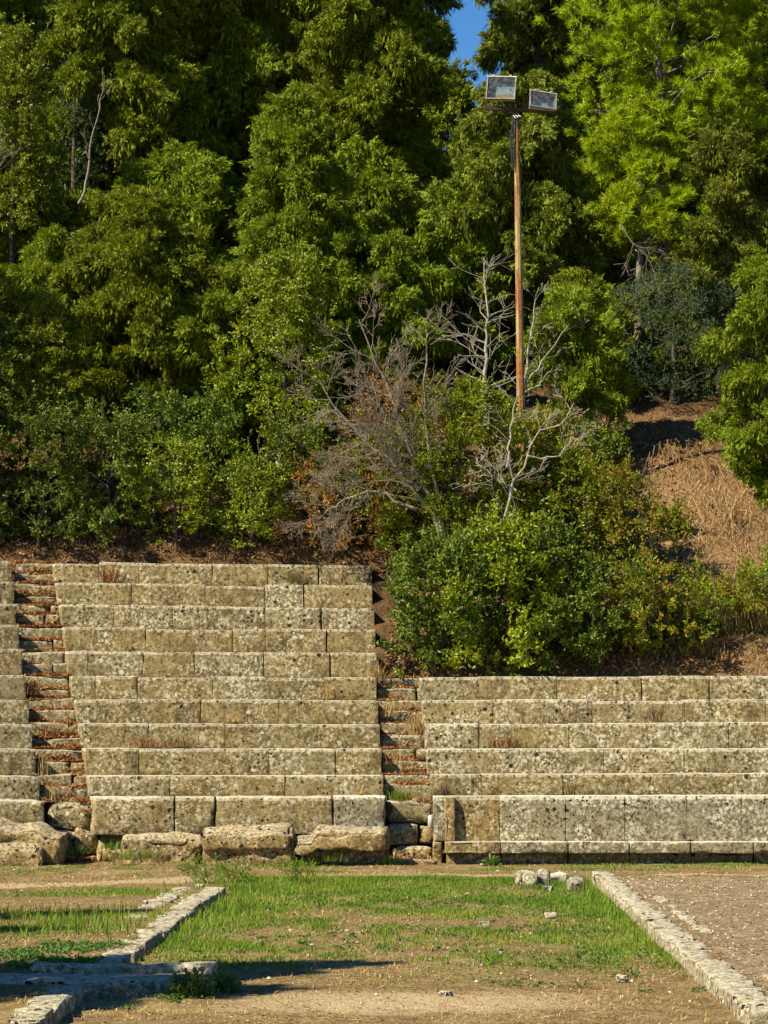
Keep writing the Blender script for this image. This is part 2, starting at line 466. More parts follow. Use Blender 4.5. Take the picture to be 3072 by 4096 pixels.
def rust_mat():
    t = NT('rusting_green_paint'); p = t.pos(); z = t.sep(p)[2]
    s = t.noise(t.mapping(p, (9, 9, 1.1)), 1.2, 5, .65, .4); n = t.noise(t.mapping(p, (26, 26, 7)), 1.6, 4, .7)
    col = t.mix(t.ramp(n, .35, .65), (.17, .058, .018), (.36, .150, .048))
    col = t.mix(t.ramp(s, .49, .57), col, t.mix(t.ramp(n, .3, .7), (.36, .27, .10), (.27, .25, .11)))
    col = t.mix(t.ramp(s, .34, .41, 1, 0), col, (.125, .040, .018))
    top = t.ramp(t.math('ADD', z, n), 14.72, 14.85)
    col = t.mix(top, col, (.085, .070, .055))
    t.pbr(col, .75, .25, t.bump(n, .35, .01))
    return t.m
M['rust'] = rust_mat()
M['dark_steel'] = plain_mat('dark_rusty_steel', (.022, .014, .010), (.085, .035, .018), 9, .6, .3)
M['rim_metal'] = plain_mat('grimy_aluminium', (.12, .115, .10), (.30, .28, .23), 12, .55, .4, .2)
M['pale_metal'] = plain_mat('weathered_aluminium', (.34, .32, .26), (.56, .53, .44), 14, .5, .4, .2)
M['black'] = plain_mat('black_rubber', (.012, .012, .012), (.03, .03, .03), 20, .6, .3)
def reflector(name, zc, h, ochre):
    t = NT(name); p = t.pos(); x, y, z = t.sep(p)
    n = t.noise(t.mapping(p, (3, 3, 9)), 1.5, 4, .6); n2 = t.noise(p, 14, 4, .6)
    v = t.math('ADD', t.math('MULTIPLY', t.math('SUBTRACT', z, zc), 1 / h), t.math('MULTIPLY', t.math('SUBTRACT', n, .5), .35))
    col = t.mix(t.ramp(v, -.05, .30), (.42, .47, .50), (.16, .145, .10))       # blue-white highlight painted into the metal, dusty brown upper part
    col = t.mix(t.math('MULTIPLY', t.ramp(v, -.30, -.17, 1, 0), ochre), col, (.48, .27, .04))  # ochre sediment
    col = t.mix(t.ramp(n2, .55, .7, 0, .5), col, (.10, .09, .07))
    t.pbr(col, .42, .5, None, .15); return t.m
M['lamp_white'] = plain_mat('painted_lamp_body', (.50, .50, .48), (.66, .66, .63), 14, .35, .5)
# ------------------------------------------------------------------ terrain
def kerb_left_x(y): return np.interp(y, [22, 24.6, 27.6, 38.9], [-2.66, -2.65, -2.55, -2.19])
def kerb_right_x(y): return np.interp(y, [22, 23.4, 41.7], [2.92, 2.93, 3.08])

def gz(x, y):
    x = np.asarray(x, float); y = np.asarray(y, float); sh = x.shape
    x = x.ravel(); y = y.ravel()
    z = .035 * fbm2(x * .5, y * .5, 3, 2) + .018 * fbm2(x * 2.2, y * 2.2, 3, 4)
    z = z * sstep(60, 40, np.abs(x)) - .01
    r = sstep(0.06, 0.2, x - kerb_right_x(y)) * sstep(41.9, 41.3, y) * sstep(20, 22, y)
    l = sstep(0.05, 0.2, kerb_left_x(y) - x) * sstep(39.3, 38.3, y) * sstep(20, 22, y)
    z = z + .125 * r + .10 * l
    return z.reshape(sh)

def axis(fine0, fine1, step, outer):
    a = list(np.arange(fine0, fine1 + 1e-6, step))
    return np.array(sorted([o for o in outer if o < fine0 - .2 or o > fine1 + .2] + a))

def sheet(name, X, Y, fz, mat, keep=None, smooth=True):
    gx, gy = np.meshgrid(X, Y, indexing='ij')
    z = fz(gx, gy)
    V = np.stack([gx, gy, z], -1).reshape(-1, 3)
    n, m = len(X), len(Y)
    i, j = np.meshgrid(np.arange(n - 1), np.arange(m - 1), indexing='ij')
    a = (i * m + j).ravel()
    F = np.stack([a, a + m, a + m + 1, a + 1], 1)
    if keep is not None:
        c = V[F].mean(1); F = F[keep(c[:, 0], c[:, 1])]
        used = np.unique(F); mp = -np.ones(len(V), int); mp[used] = np.arange(len(used)); V = V[used]; F = mp[F]
    me = make_mesh(name, V, F.ravel(), np.arange(len(F)) * 4, np.full(len(F), 4), smooth, [mat])
    return link(name, me)

ground = sheet('ground', axis(-8.5, 8.5, .10, [-900, -300, -120, -60, -30, -18, -12, 12, 18, 30, 60, 120, 300, 900]),
               axis(20, 48.2, .10, [-400, -120, -40, -10, 5, 12, 16, 80, 200, 900]), gz, M['ground'])
tag(ground, 'dry grassy ground between the stone kerbs and the seating', 'ground', kind='structure')

def hill_base(y):
    return np.interp(y, [40, 47.0, 51.2, 54.3, 62, 70, 120, 160], [-1.5, .27, 3.3, 5.5, 9.95, 13.6, 23, 24])

BANK_SPLIT = -.32
def hz(x, y):
    x = np.asarray(x, float); y = np.asarray(y, float); sh = x.shape; x = x.ravel(); y = y.ravel()
    z = hill_base(y)
    z = z + .10 * fbm2(x * .6, y * .6, 3, 21) + .06 * fbm2(x * 2.3, y * 2.3, 3, 22)
    # the crest behind the wood, with the dip that opens to the sky
    z = z + 10.5 * sstep(63, 98, y) * (1 - np.exp(-((x - .0300 * y) / (.0135 * y)) ** 2))
    # knoll of the bare patch
    z = z + .45 * np.exp(-((x - 6.6) / 2.2) ** 2 - ((y - 57.2) / 2.6) ** 2)
    back = np.where(x < BANK_SPLIT, 54.25 + (x + 3) * .03, 51.15)
    cut = sstep(back + .25, back - .12, y)
    z = z - (.62 + .25 * sstep(48.6, 47.6, y)) * cut
    return z.reshape(sh)

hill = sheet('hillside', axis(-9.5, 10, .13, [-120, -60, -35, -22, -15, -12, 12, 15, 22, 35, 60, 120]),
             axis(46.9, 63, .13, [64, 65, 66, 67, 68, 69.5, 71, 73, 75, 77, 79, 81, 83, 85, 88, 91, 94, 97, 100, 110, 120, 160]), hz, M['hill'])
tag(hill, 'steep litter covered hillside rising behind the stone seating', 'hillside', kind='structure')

# ------------------------------------------------------------------ masonry
rng = random.Random(5)
RY = {k: 48 + .584 * (10 - k) for k in range(1, 11)}     # distance of the front of row k (1 = topmost)
RY[11] = 47.25

def zpx1(x, y): return x / 1.0369, 2200 + y / 1.0369              # zoomed crops -> photo pixels
def zpx2(x, y): return 1472 + x / 1.0369, 2200 + y / 1.0369

def block_between(name, pl, pr, zb, depth, mat, parent, skl=0, skr=0, seed=0, **kw):
    """rough stone whose front top edge runs pl->pr, bottom at zb. skl/skr: sideways run of the end faces per metre of depth"""
    pl = np.asarray(pl, float); pr = np.asarray(pr, float)
    d = pr - pl; L = np.linalg.norm(d[:2]); H = (pl[2] + pr[2]) / 2 - zb
    V, F = rough_stone((L, depth, H), seed=seed, **kw)
    tx = V[:, 0] / L + .5; ty = V[:, 1] + depth / 2
    V[:, 0] += ty * (skl * (1 - tx) + skr * tx)
    V[:, 2] += (V[:, 2] / H + .5) * (tx - .5) * (pr[2] - pl[2])
    t = d[:2] / L; nrm = np.array((-t[1], t[0]))
    mid = (pl + pr) / 2
    W = np.empty_like(V)
    W[:, 0] = mid[0] + V[:, 0] * t[0] + ty * nrm[0]
    W[:, 1] = mid[1] + V[:, 0] * t[1] + ty * nrm[1]
    W[:, 2] = zb + H / 2 + V[:, 2]
    g = Geo(); g.poly(W, F, rel_height(V, F))
    return build(g, name, mat, parent, (mid[0], mid[1], zb), smooth=True)

TREADS = []       # (x0,y0,x1,y1,z,depth) of step tops for the litter
SEATS = []
def bank(label, rows, side, depth=.78, mats='stone', base=(0, 48, 0)):
    """rows: {k: (pl, pr, joints in 0..1, zb, open_joints)}"""
    root = empty('stone_seating_bank', base, label, 'stone seating')
    for k in sorted(rows, reverse=True):
        pl, pr, joints, zb, wide, mat, skl, skr = rows[k]
        d = pr - pl; L = np.linalg.norm(d)
        g = Geo()
        # packed fill behind the blocks
        t = d / L; nrm = np.array((-t[1], t[0], 0))
        cl, cr = pl + t * .08 + nrm * .12, pr - t * .08 + nrm * .12
        dep = depth - .14
        V = [cl, cr, cr + nrm * dep, cl + nrm * dep]
        top = [v - np.array((0, 0, .05)) for v in V]; bot = [np.array((v[0], v[1], zb - .1)) for v in V]
        g.poly(bot + top, [(0, 1, 2, 3)[::-1], (4, 5, 6, 7), (0, 1, 5, 4), (1, 2, 6, 5), (2, 3, 7, 6), (3, 0, 4, 7)])
        tier = build(g, 'seating_tier', M['rubble'], root, (pl + pr) / 2 * (1, 1, 0) + np.array((0, 0, zb)))
        js = [0] + list(joints) + [1]
        for i in range(len(js) - 1):
            a, b = js[i], js[i + 1]
            ga = (.022 if a in wide else rng.uniform(.0, .0012)) / L if a > 0 else 0
            gb = rng.uniform(.0, .0012) / L if b < 1 else 0
            dz = np.array((0, 0, rng.uniform(-.012, .006) - (.03 if rng.random() < .07 else 0))); dy = np.array((0, rng.uniform(-.003, .009), 0))
            P = pl + d * (a + ga) + dz + dy; Q = pl + d * (b - gb) + dz + dy * rng.uniform(.5, 1.2)
            m = mat[i] if isinstance(mat, list) else mat
            big = k == 11
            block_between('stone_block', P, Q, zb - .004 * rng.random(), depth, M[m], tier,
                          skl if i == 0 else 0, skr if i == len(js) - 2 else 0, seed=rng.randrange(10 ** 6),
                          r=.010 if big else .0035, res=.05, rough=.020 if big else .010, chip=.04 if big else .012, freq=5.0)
        SEATS.append((pl, pr, k))
    return root

# --- centre bank
CL = {1: (228, 47), 2: (240, 132), 3: (255, 225), 4: (270, 318), 5: (283, 418), 6: (300, 520), 7: (320, 620), 8: (338, 720), 9: (357, 823), 10: (372, 937), 11: (397, 1024)}
CR = {1: (1543, 66), 2: (1545, 148), 3: (1553, 240), 4: (1558, 330), 5: (1563, 427), 6: (1563, 528), 7: (1570, 622), 8: (1576, 722), 9: (1584, 823), 10: (1590, 935), 11: (1602, 1022)}
CJ = {1: [410, 575, 877, 1110, 1318], 2: [541, 850, 1097, 1257], 3: [470, 715, 863, 1097, 1330], 4: [603, 963, 1100, 1352], 5: [365, 592, 805, 1092, 1366],
      6: [395, 570, 880, 1097, 1345], 7: [830, 1155], 8: [615, 930, 1315], 9: [575, 1112, 1392], 10: [705, 1180], 11: [720, 888, 1378]}
CW = {1: [1318], 2: [1257], 3: [1330], 4: [1352], 5: [1366], 11: [720, 888, 1378]}
cen = {}; PLC = {}; PRC = {}
for k in range(1, 12):
    PLC[k] = at(*zpx1(*CL[k]), RY[k] + .0); PRC[k] = at(*zpx1(*CR[k]), RY[k] + .25)
for k in range(1, 12):
    x0, x1 = CL[k][0], CR[k][0]
    js = [(x - x0) / (x1 - x0) for x in CJ[k]]
    wd = [(x - x0) / (x1 - x0) for x in CW.get(k, [])]
    zb = (PLC[k + 1][2] + PRC[k + 1][2]) / 2 - .03 if k < 11 else .46
    mat = {10: 'stone_lichen', 9: 'stone', 11: 'stone_warm', 1: 'stone_warm', 3: 'stone_lichen', 5: 'stone_lichen'}.get(k, 'stone')
    if isinstance(mat, str): mat = [mat if rng.random() < .68 else rng.choice(['stone', 'stone_lichen', 'stone_warm']) for _ in range(len(CJ[k]) + 1)]
    if k == 11: mat = ['stone_warm', 'stone_warm', 'stone_warm', 'stone_grey']
    cen[k] = (PLC[k], PRC[k], js, zb, wd, mat, -.20, -.04)
bank_c = bank('tall bank of eleven weathered stone rows between the two stairways', cen, 0, base=(-2.6, 48, 0))

# --- left bank (cut by the frame)
LR = {1: (47, 45), 2: (60, 132), 3: (70, 225), 4: (80, 310), 5: (94, 412), 6: (109, 517), 7: (122, 622), 8: (135, 722), 9: (150, 825), 10: (165, 937), 11: (188, 1036)}
lef = {}; PRL = {}
for k in range(1, 12):
    PRL[k] = at(*zpx1(*LR[k]), RY[k] - .05)
for k in range(1, 12):
    pr = PRL[k]; pl = pr + np.array((-2.6, -.6, .02))
    zb = PRL[k + 1][2] - .03 if k < 11 else .50
    js = {2: [.45], 4: [.5], 7: [.42], 11: [.35, .945]}.get(k, [.4 + .3 * ((k * 37) % 7) / 7])
    if k == 11: js = [.40, .935]
    lef[k] = (pl, pr, js[:1] if k == 11 else js, zb, js, 'stone_lichen' if k in (10, 6, 8) else 'stone', -.2, -.22)
bank_l = bank('stone seating bank at the left, cut by the picture edge', lef, 0, base=(-8, 48, 0))

# --- right bank: five rows, backrest slabs and a bench
RL = {6: (217, 527), 7: (227, 620), 8: (237, 722), 9: (247, 823), 10: (262, 930), 11: (272, 1022)}
RR = {6: (1659, 522), 7: (1659, 618), 8: (1659, 715), 9: (1659, 822), 10: (1659, 925), 11: (1659, 1018)}
RJ = {6: [455, 783, 1135, 1418], 7: [518, 930, 1313, 1420, 1650], 8: [460, 600, 835, 1142, 1495], 9: [585, 978, 1310], 10: [470, 808, 1172, 1518], 11: [320, 545, 820, 1065, 1322, 1550]}
rig = {}; PLR = {}
for k in range(6, 12):
    pl = at(*zpx2(*RL[k]), RY[k] + .05); q = at(*zpx2(*RR[k]), RY[k] - .08)
    pr = pl + (q - pl) * 1.22
    PLR[k] = pl
    x0, x1 = RL[k][0], RL[k][0] + (1659 - RL[k][0]) * 1.22
    js = [(x - x0) / (x1 - x0) for x in RJ[k]]
    rig[k] = [pl, pr, js, 0, [], None, -.05, 0]
for k in range(6, 11):
    rig[k][3] = rig[k + 1][0][2] - .03
    base_m = 'stone' if k in (10,) else 'stone_lichen'
    rig[k][5] = [base_m if rng.random() < .7 else rng.choice(['stone', 'stone_warm', 'stone_lichen']) for _ in range(len(rig[k][2]) + 1)]
back = rig.pop(11)
bank_r = bank('low bank of five stone rows above a backed stone bench at the right', rig, 0, base=(6, 48, 0))
# backrest slabs
pl, pr = back[0], back[1]; d = pr - pl; L = np.linalg.norm(d)
zseat = at(*zpx2(1000, 1207), 47.2)[2]
js = [0] + back[2] + [1]
for i in range(len(js) - 1):
    low = .36 if i == 0 else zseat - .06
    top = np.array((0, 0, 0)) if i else np.array((0, 0, -.005))
    a = pl + d * (js[i] + .0003) + top; b = pl + d * (js[i + 1] - .0003) + top
    push = np.array((0, -.01 + .004 * (i % 3), 0))
    block_between('backrest_slab', a + push, b + push, low, .62, M['stone_ochre' if i == 1 else 'stone_grey'], bank_r, -.03 if i == 0 else 0, 0,
                  seed=400 + i, r=.003, res=.06, rough=.006, chip=.006, freq=5)
# bench slabs with the undercut beneath
xb = [318, 552, 830, 1085, 1340, 1600, 1900]
zbot = at(*zpx2(1000, 1258), 46.95)[2]
for i in range(len(xb) - 1):
    a = at(*zpx2(xb[i], 1209), 46.93); b = at(*zpx2(xb[i + 1], 1209), 46.93)
    a[2] = b[2] = zseat
    e = .012 if xb[i] == 830 else .002
    a = a + np.array((e, 0, 0)); b = b - np.array((.002, 0, 0))
    block_between('bench_slab', a, b, zbot, .36, M['stone_ochre' if i == 0 else 'stone_grey'], bank_r, seed=430 + i, r=.008, res=.05, rough=.008, chip=.025, freq=5)
for i in range(len(xb) - 1):
    a = at(*zpx2(xb[i], 1260), 47.17); b = at(*zpx2(xb[i + 1], 1260), 47.17)
    a[2] = b[2] = zbot - .004; a[0] += .03 if i == 0 else .004; b[0] -= .004
    block_between('bench_base', a, b, -.12, .5, M['stone_ochre'], bank_r, seed=460 + i, r=.012, res=.07, rough=.008, chip=.02)
# the armrest at the bench's open end: leans forward towards its foot
g = Geo()
a = at(*zpx2(318, 1024), 47.2); b = at(*zpx2(362, 1024), 47.2)
V, F = rough_stone((b[0] - a[0], .30, a[2] - zseat + .01), r=.02, res=.04, rough=.01, chip=.04, seed=77, freq=7)
hh = a[2] - zseat + .01; ty = V[:, 2] / hh + .5
V[:, 1] = np.where(V[:, 1] < 0, V[:, 1] / .15 * (.075 + .085 * (1 - ty)), V[:, 1])
V += np.array(((a[0] + b[0]) / 2, 47.27, zseat - .006 + hh / 2))
g.poly(V, F); build(g, 'armrest', M['stone_ochre'], bank_r, ((a[0] + b[0]) / 2, 47.1, zseat), True)
g = Geo()      # foot of the bench's end, standing on the ground
a = at(*zpx2(300, 1209), 46.95); c = at(*zpx2(330, 1209), 46.95)
V, F = rough_stone((c[0] - a[0], .40, zbot - .004 + .15), r=.015, res=.06, rough=.008, chip=.02, seed=78)
# foundation under the end block beside the stairs
V2, F2 = rough_stone((.17, .5, .50), r=.03, res=.06, rough=.015, chip=.05, seed=79)
V2 += np.array((pl[0] + .07, pl[1] + .22, .10)); g.poly(V2, F2)
build(g, 'foundation_stone', M['stone_ochre'], bank_r, (pl[0], 47.3, 0), True)

# --- loose foundation blocks in front of the centre bank
def loose(x0, x1, ytop, ybot, Y, depth, mat, label, seed, undercut=0, big=.07, rough=.04, zb=-.08, topslope=0, res=.05, name='foundation_block', notch=None):
    a = at(*zpx1(x0, ytop), Y); b = at(*zpx1(x1, ytop), Y)
    L, H = b[0] - a[0], a[2] - zb
    V, F = rough_stone((L, depth, H), r=.035, res=res, rough=rough, chip=.17, seed=seed, freq=4, big=big)
    u = V[:, 2] / H + .5
    if undercut:
        w = sstep(.56, .46, u + .05 * fbm(V * 3 + seed, 2))
        V[:, 1] = np.where(V[:, 1] < 0, V[:, 1] + w * undercut, V[:, 1])
    V[:, 2] += topslope * (V[:, 0] / L) * u
    # top surface falls towards the front, broken
    V[:, 2] -= u * np.clip(-V[:, 1] / depth, 0, .5) * .22 * (1 + fbm(V * 2.2 + seed * 1.3, 3))
    if notch: V[:, 2] -= u * notch(V[:, 0] / L + .5, V[:, 1] / depth + .5)
    W = V + np.array(((a[0] + b[0]) / 2, Y + depth / 2, zb + H / 2))
    g = Geo(); g.poly(W, F)
    o = build(g, name, M[mat], None, ((a[0] + b[0]) / 2, Y + depth / 2, 0), True)
    return tag(o, label, 'stone block')
loose(503, 833, 1178, 1280, 46.75, .5, 'stone_ochre', 'low lichen spotted foundation block lying in front of the bank, lowest of the row', 11, big=.07)
loose(838, 1216, 1143, 1310, 46.45, .78, 'stone_ochre', 'tall rugged foundation block with a dark brown hollow in its face', 12, big=.10, undercut=.06)
loose(1222, 1616, 1150, 1300, 46.45, .78, 'stone_ochre', 'foundation block with a deep shadowed undercut beside the right stairway', 13, undercut=.36, big=.05,
      notch=lambda x, y: .16 * sstep(.24, .17, x))
loose(395, 560, 1186, 1275, 47.36, .6, 'stone_ochre', 'pale foundation stone recessed beside the left stairway', 14, big=.02)
loose(556, 842, 1186, 1275, 47.38, .5, 'stone_ochre', 'recessed foundation stone under the shadowed joint of the big blocks', 15, big=.02)
loose(-190, 246, 1128, 1290, 46.4, 1.0, 'stone_ochre', 'broken eroded boulder-like block at the left picture edge', 16, big=.14, rough=.05, topslope=-.10, notch=lambda x, y: .12 * sstep(.75, .95, x))
loose(-190, 185, 1215, 1292, 46.2, .34, 'stone_ochre', 'low eroded stone lying at the foot of the broken boulder', 17, big=.05, rough=.03)

# --- stairways
def stairway(label, left, right, rows, base, seed):
    root = empty('stone_stairway', base, label, 'stairway')
    r = random.Random(seed)
    for k in rows:
        if k == 11: continue
        z1 = (left[k][2] + right[k][2]) / 2; z0 = (left[k + 1][2] + right[k + 1][2]) / 2
        y = max(left[k][1], right[k][1]) - .02 if left is PRC else left[k][1]; hmid = z0 + (z1 - z0) * r.uniform(.44, .56)
        n = left[k + 1][0] if False else None
        for (zt, yy, zb) in ((hmid, y + .25, z0 - .12), (z1, y + .50, hmid - .12)):
            f = (yy - y) / .584
            x0 = left[k][0] + f * (left[max(k - 1, min(rows))][0] - left[k][0]) + .012
            x1 = right[k][0] + f * (right[max(k - 1, min(rows))][0] - right[k][0]) + .12
            tilt = r.uniform(-.02, .02)
            parts = [(x0, x1)]
            if r.random() < .25:
                c = x0 + (x1 - x0) * r.uniform(.55, .8); parts = [(x0, c - .012), (c + .012, x1)]
            for (a, b) in parts:
                dip = r.uniform(-.03, .012)
                block_between('step', (a, yy, zt + tilt + dip), (b, yy + r.uniform(-.03, .03), zt - tilt + dip), zb, .40, M['stone_step'], root,
                              seed=r.randrange(10 ** 6), r=.015, res=.045, rough=.013, chip=.055, freq=5, big=.018)
            TREADS.append((x0, yy + .03, x1, yy + .30, zt))
    return root, r
LS, r = stairway('narrow left stairway deep in orange pine litter between two stone banks', PRL, {k: PLC[k] + np.array((-.1, 0, 0)) for k in PLC}, range(1, 12), (-5.7, 48, 0), 21)
xl, xr = PRL[11][0] - .06, PLC[11][0] - .02
block_between('step', (xl, 47.78, 1.00), (xr, 47.8, .98), .50, .5, M['stone_step'], LS, seed=901, r=.04, res=.05, rough=.02, chip=.12, big=.03)
block_between('step', (xl, 47.66, .56), (xl + .55, 47.7, .50), .08, .5, M['stone_step'], LS, seed=902, r=.04, res=.05, rough=.02, chip=.12, big=.03)
block_between('step', (xl + .53, 47.62, .55), (xr + .03, 47.66, .48), .10, .5, M['stone_ochre'], LS, seed=903, r=.06, res=.05, rough=.03, chip=.2, big=.07)
block_between('step', (xl, 47.6, .10), (xr, 47.6, .08), -.15, .6, M['stone_ochre'], LS, seed=904, r=.03, res=.06, rough=.02, chip=.1, big=.03)
TREADS.append((xl, 47.35, xr, 47.65, .03)); TREADS.append((xl, 47.82, xr, 48.1, 1.0))
RS, r = stairway('shorter right stairway with dry grass between the tall bank and the bench', PRC, PLR, range(6, 12), (.3, 48, 0), 22)
xl, xr = PRC[11][0] - .03, PLR[11][0] + .02
block_between('step', (xl, 47.85, 1.02), (xr, 47.87, 1.00), .62, .5, M['stone_step'], RS, seed=911, r=.04, res=.05, rough=.02, chip=.12, big=.02)
block_between('step', (xl, 47.80, .625), (xl + .58, 47.8, .625), .26, .5, M['stone_step'], RS, seed=912, r=.02, res=.05, rough=.012, chip=.06, big=.01)
block_between('step', (xl + .57, 47.80, .62), (xr, 47.8, .60), .26, .5, M['stone_ochre'], RS, seed=913, r=.05, res=.05, rough=.02, chip=.12, big=.05)
block_between('step', (xl + .1, 47.62, .27), (xr, 47.66, .25), -.1, .5, M['stone_ochre'], RS, seed=914, r=.05, res=.05, rough=.02, chip=.12, big=.05)
block_between('step', (xl, 46.95, .075), (xr + .06, 46.95, .06), -.12, .5, M['stone_ochre'], RS, seed=915, r=.03, res=.06, rough=.015, chip=.06, big=.02)
TREADS.append((xl, 47.4, xr, 47.6, .04)); TREADS.append((xl, 47.9, xr, 48.15, 1.0))

# --- small step light on the end block
p = at(1480 + 672 / 2.765, 3050 + 650 / 2.765, 47.42)
sl = empty('step_light', (p[0], p[1], p[2] - .12), 'small white step light with brown rim fixed beside the right stairway', 'lamp')
g = Geo(); tube(g, [p + np.array((.045, .02, -.12)), p + np.array((.045, .02, -.105)), p + np.array((.045, .02, .105)), p + np.array((.045, .02, .12))], [.03, .048, .048, .03], 14)
build(g, 'lamp_rim', plain_mat('brown_plastic', (.10, .055, .02), (.16, .09, .03), 20, .5, .4), sl, p, True)
g = Geo(); tube(g, [p + np.array((.0, -.01, -.105)), p + np.array((0, -.01, -.085)), p + np.array((0, -.01, .085)), p + np.array((0, -.01, .105))], [.03, .05, .05, .03], 14)
build(g, 'lamp_cover', M['pale_metal'], sl, p, True)
g = Geo(); tube(g, [p + np.array((.06, .0, -.1)), p + np.array((.085, -.03, -.25)), p + np.array((.09, -.03, -.45)), p + np.array((.10, -.05, -.66))], .009, 6)
build(g, 'cable', M['black'], sl, p, True)

# --- kerbs
def kerb_run(root, xf, y0, y1, w, h, side, mat, seed, step=1.35, name='kerb_stone', zb=-.12, skip=0):
    r = random.Random(seed); y = y0
    while y < y1 - .2:
        L = min(step * r.uniform(.7, 1.35), y1 - y)
        if r.random() >= skip:
            ya, yb = y + .010, y + L - .010
            V, F = rough_stone((w, yb - ya, h - zb), r=.018, res=.04, rough=.014, chip=.085, seed=r.randrange(10 ** 6), freq=8, big=.025)
            ym = (ya + yb) / 2
            V[:, 0] += float(xf(ym)) + side * w / 2 + (V[:, 1]) * float(xf(ym + .5) - xf(ym - .5)); V[:, 1] += ym; V[:, 2] += zb + (h - zb) / 2 + r.uniform(-.02, .012)
            g = Geo(); g.poly(V, F); build(g, name, M[mat], root, (float(xf(ym)), ym, 0), True)
        y += L
kr = empty('stone_kerb', (3.0, 33, 0), 'long double stone kerb running along the reddish gravel terrace', 'kerb')
kerb_run(kr, kerb_right_x, 22.4, 41.6, .32, .165, 1, 'stone_kerb', 31)
kerb_run(kr, lambda y: kerb_right_x(y) + .50, 22.4, 27.9, .20, .132, 1, 'stone_kerb', 32, skip=.25)
kerb_run(kr, lambda y: kerb_right_x(y) + .46, 31.0, 41.3, .18, .134, 1, 'stone_kerb', 33, skip=.12)
kl = empty('stone_kerb', (-2.4, 33, 0), 'left stone kerb with a shaded face running towards the seating', 'kerb')
kerb_run(kl, kerb_left_x, 27.0, 39.0, .32, .125, -1, 'stone_kerb', 34)
kerb_run(kl, lambda y: kerb_left_x(y) - .42, 33.2, 38.8, .32, .118, -1, 'stone_kerb', 35, skip=.15, name='paving_slab')
kl2 = empty('stone_kerb', (-2.65, 23.5, 0), 'short nearest piece of kerb at the lower left corner', 'kerb')
kerb_run(kl2, kerb_left_x, 21.9, 24.75, .32, .13, -1, 'stone_kerb', 36, step=.8)

def slab(x0, x1, y0, y1, zt, mat, label, seed, rough=.012, yaw=0.0):
    V, F = rough_stone((x1 - x0, y1 - y0, zt + .12), r=.03, res=.05, rough=rough, chip=.09, seed=seed, big=.02)
    V = V @ np.array(((cos(yaw), sin(yaw), 0), (-sin(yaw), cos(yaw), 0), (0, 0, 1)))
    V += np.array(((x0 + x1) / 2, (y0 + y1) / 2, (zt - .12) / 2))
    g = Geo(); g.poly(V, F)
    return tag(build(g, 'stone_slab', M[mat], None, ((x0 + x1) / 2, (y0 + y1) / 2, 0), True), label, 'stone slab')
slab(-3.30, -1.56, 26.05, 26.40, .19, 'stone_kerb', 'narrow raised back slab lying across the left kerb in shade', 51)
slab(-3.9, -1.60, 25.25, 25.98, .125, 'stone_kerb', 'broad low front slab lying across the left kerb in shade', 52)
slab(-2.95, -2.55, 24.9, 25.12, .07, 'stone_kerb', 'small flat stone in the dirt before the broad slab', 53)

def rock(x, y, s, mat, label, seed, name='rock', squash=.0):
    V, F = rough_stone(s, r=min(s) * .30, res=.03, rough=.05, chip=.08, seed=seed, freq=6, big=.26 * max(s) / .4)
    V += np.array((x, y, float(gz(np.array([x]), np.array([y]))[0]) + s[2] * .36))
    g = Geo(); g.poly(V, F)
    return tag(build(g, name, M[mat], None, (x, y, 0), True), label, 'rock')
def rk(zx, zy, Y, s, *a): 
    p = at(1472 + zx / 1.0369, 3200 + zy / 1.0369, Y); return rock(p[0], Y, s, *a)
rk(800, 300, 41.9, (.38, .30, .26), 'stone_white', 'whitest rock of the group beside the kerb end, on top at the back', 61)
rk(672, 345, 41.0, (.30, .26, .22), 'stone_rock', 'grey rock at the left end of the small rock group', 62)
rk(745, 340, 40.9, (.30, .26, .24), 'stone_rock', 'middle grey rock below the white one', 63)
rk(850, 375, 39.6, (.22, .20, .26), 'stone_rock', 'upright grey rock nearest the kerb end in the rock group', 64)
rk(760, 385, 39.5, (.16, .12, .10), 'stone_white', 'small pale stone in the grass in front of the rock group', 65)
for i, (zx, zy, Y, s, lab) in enumerate([(760, 487, 33.7, .12, 'small pale stone alone in the middle of the grass'), (485, 507, 33.0, .12, 'small tan stone left of the pale one in the grass'),
        (315, 803, 25.1, .11, 'white stone on the bare earth in the foreground'), (1040, 747, 26.5, .11, 'flat white stone in the grass near the right kerb'), (548, 632, 29.3, .06, 'tiny white pebble in the grass')]):
    rk(zx, zy, Y, (s * 1.2, s, s * .7), 'stone_white', lab, 70 + i)
def rl(zx, zy, Y, s, mat, lab, sd):
    p = at(zx / 1.0369, 3200 + zy / 1.0369, Y); return rock(p[0], Y, s, mat, lab, sd)
rl(840, 362, 40.6, (.14, .12, .09), 'stone_white', 'small white stone at the far end of the left kerb', 80)
rl(1030, 278, 45.3, (.14, .10, .08), 'stone_white', 'white stone lying in the dirt before the rugged block', 81)
rl(603, 467, 35.3, (.09, .09, .08), 'stone_white', 'round pale stone in the left grass beside the kerb', 82)
# ------------------------------------------------------------------ vegetation generators
def rvec(g, n): return unit(g.normal(size=(n, 3)))

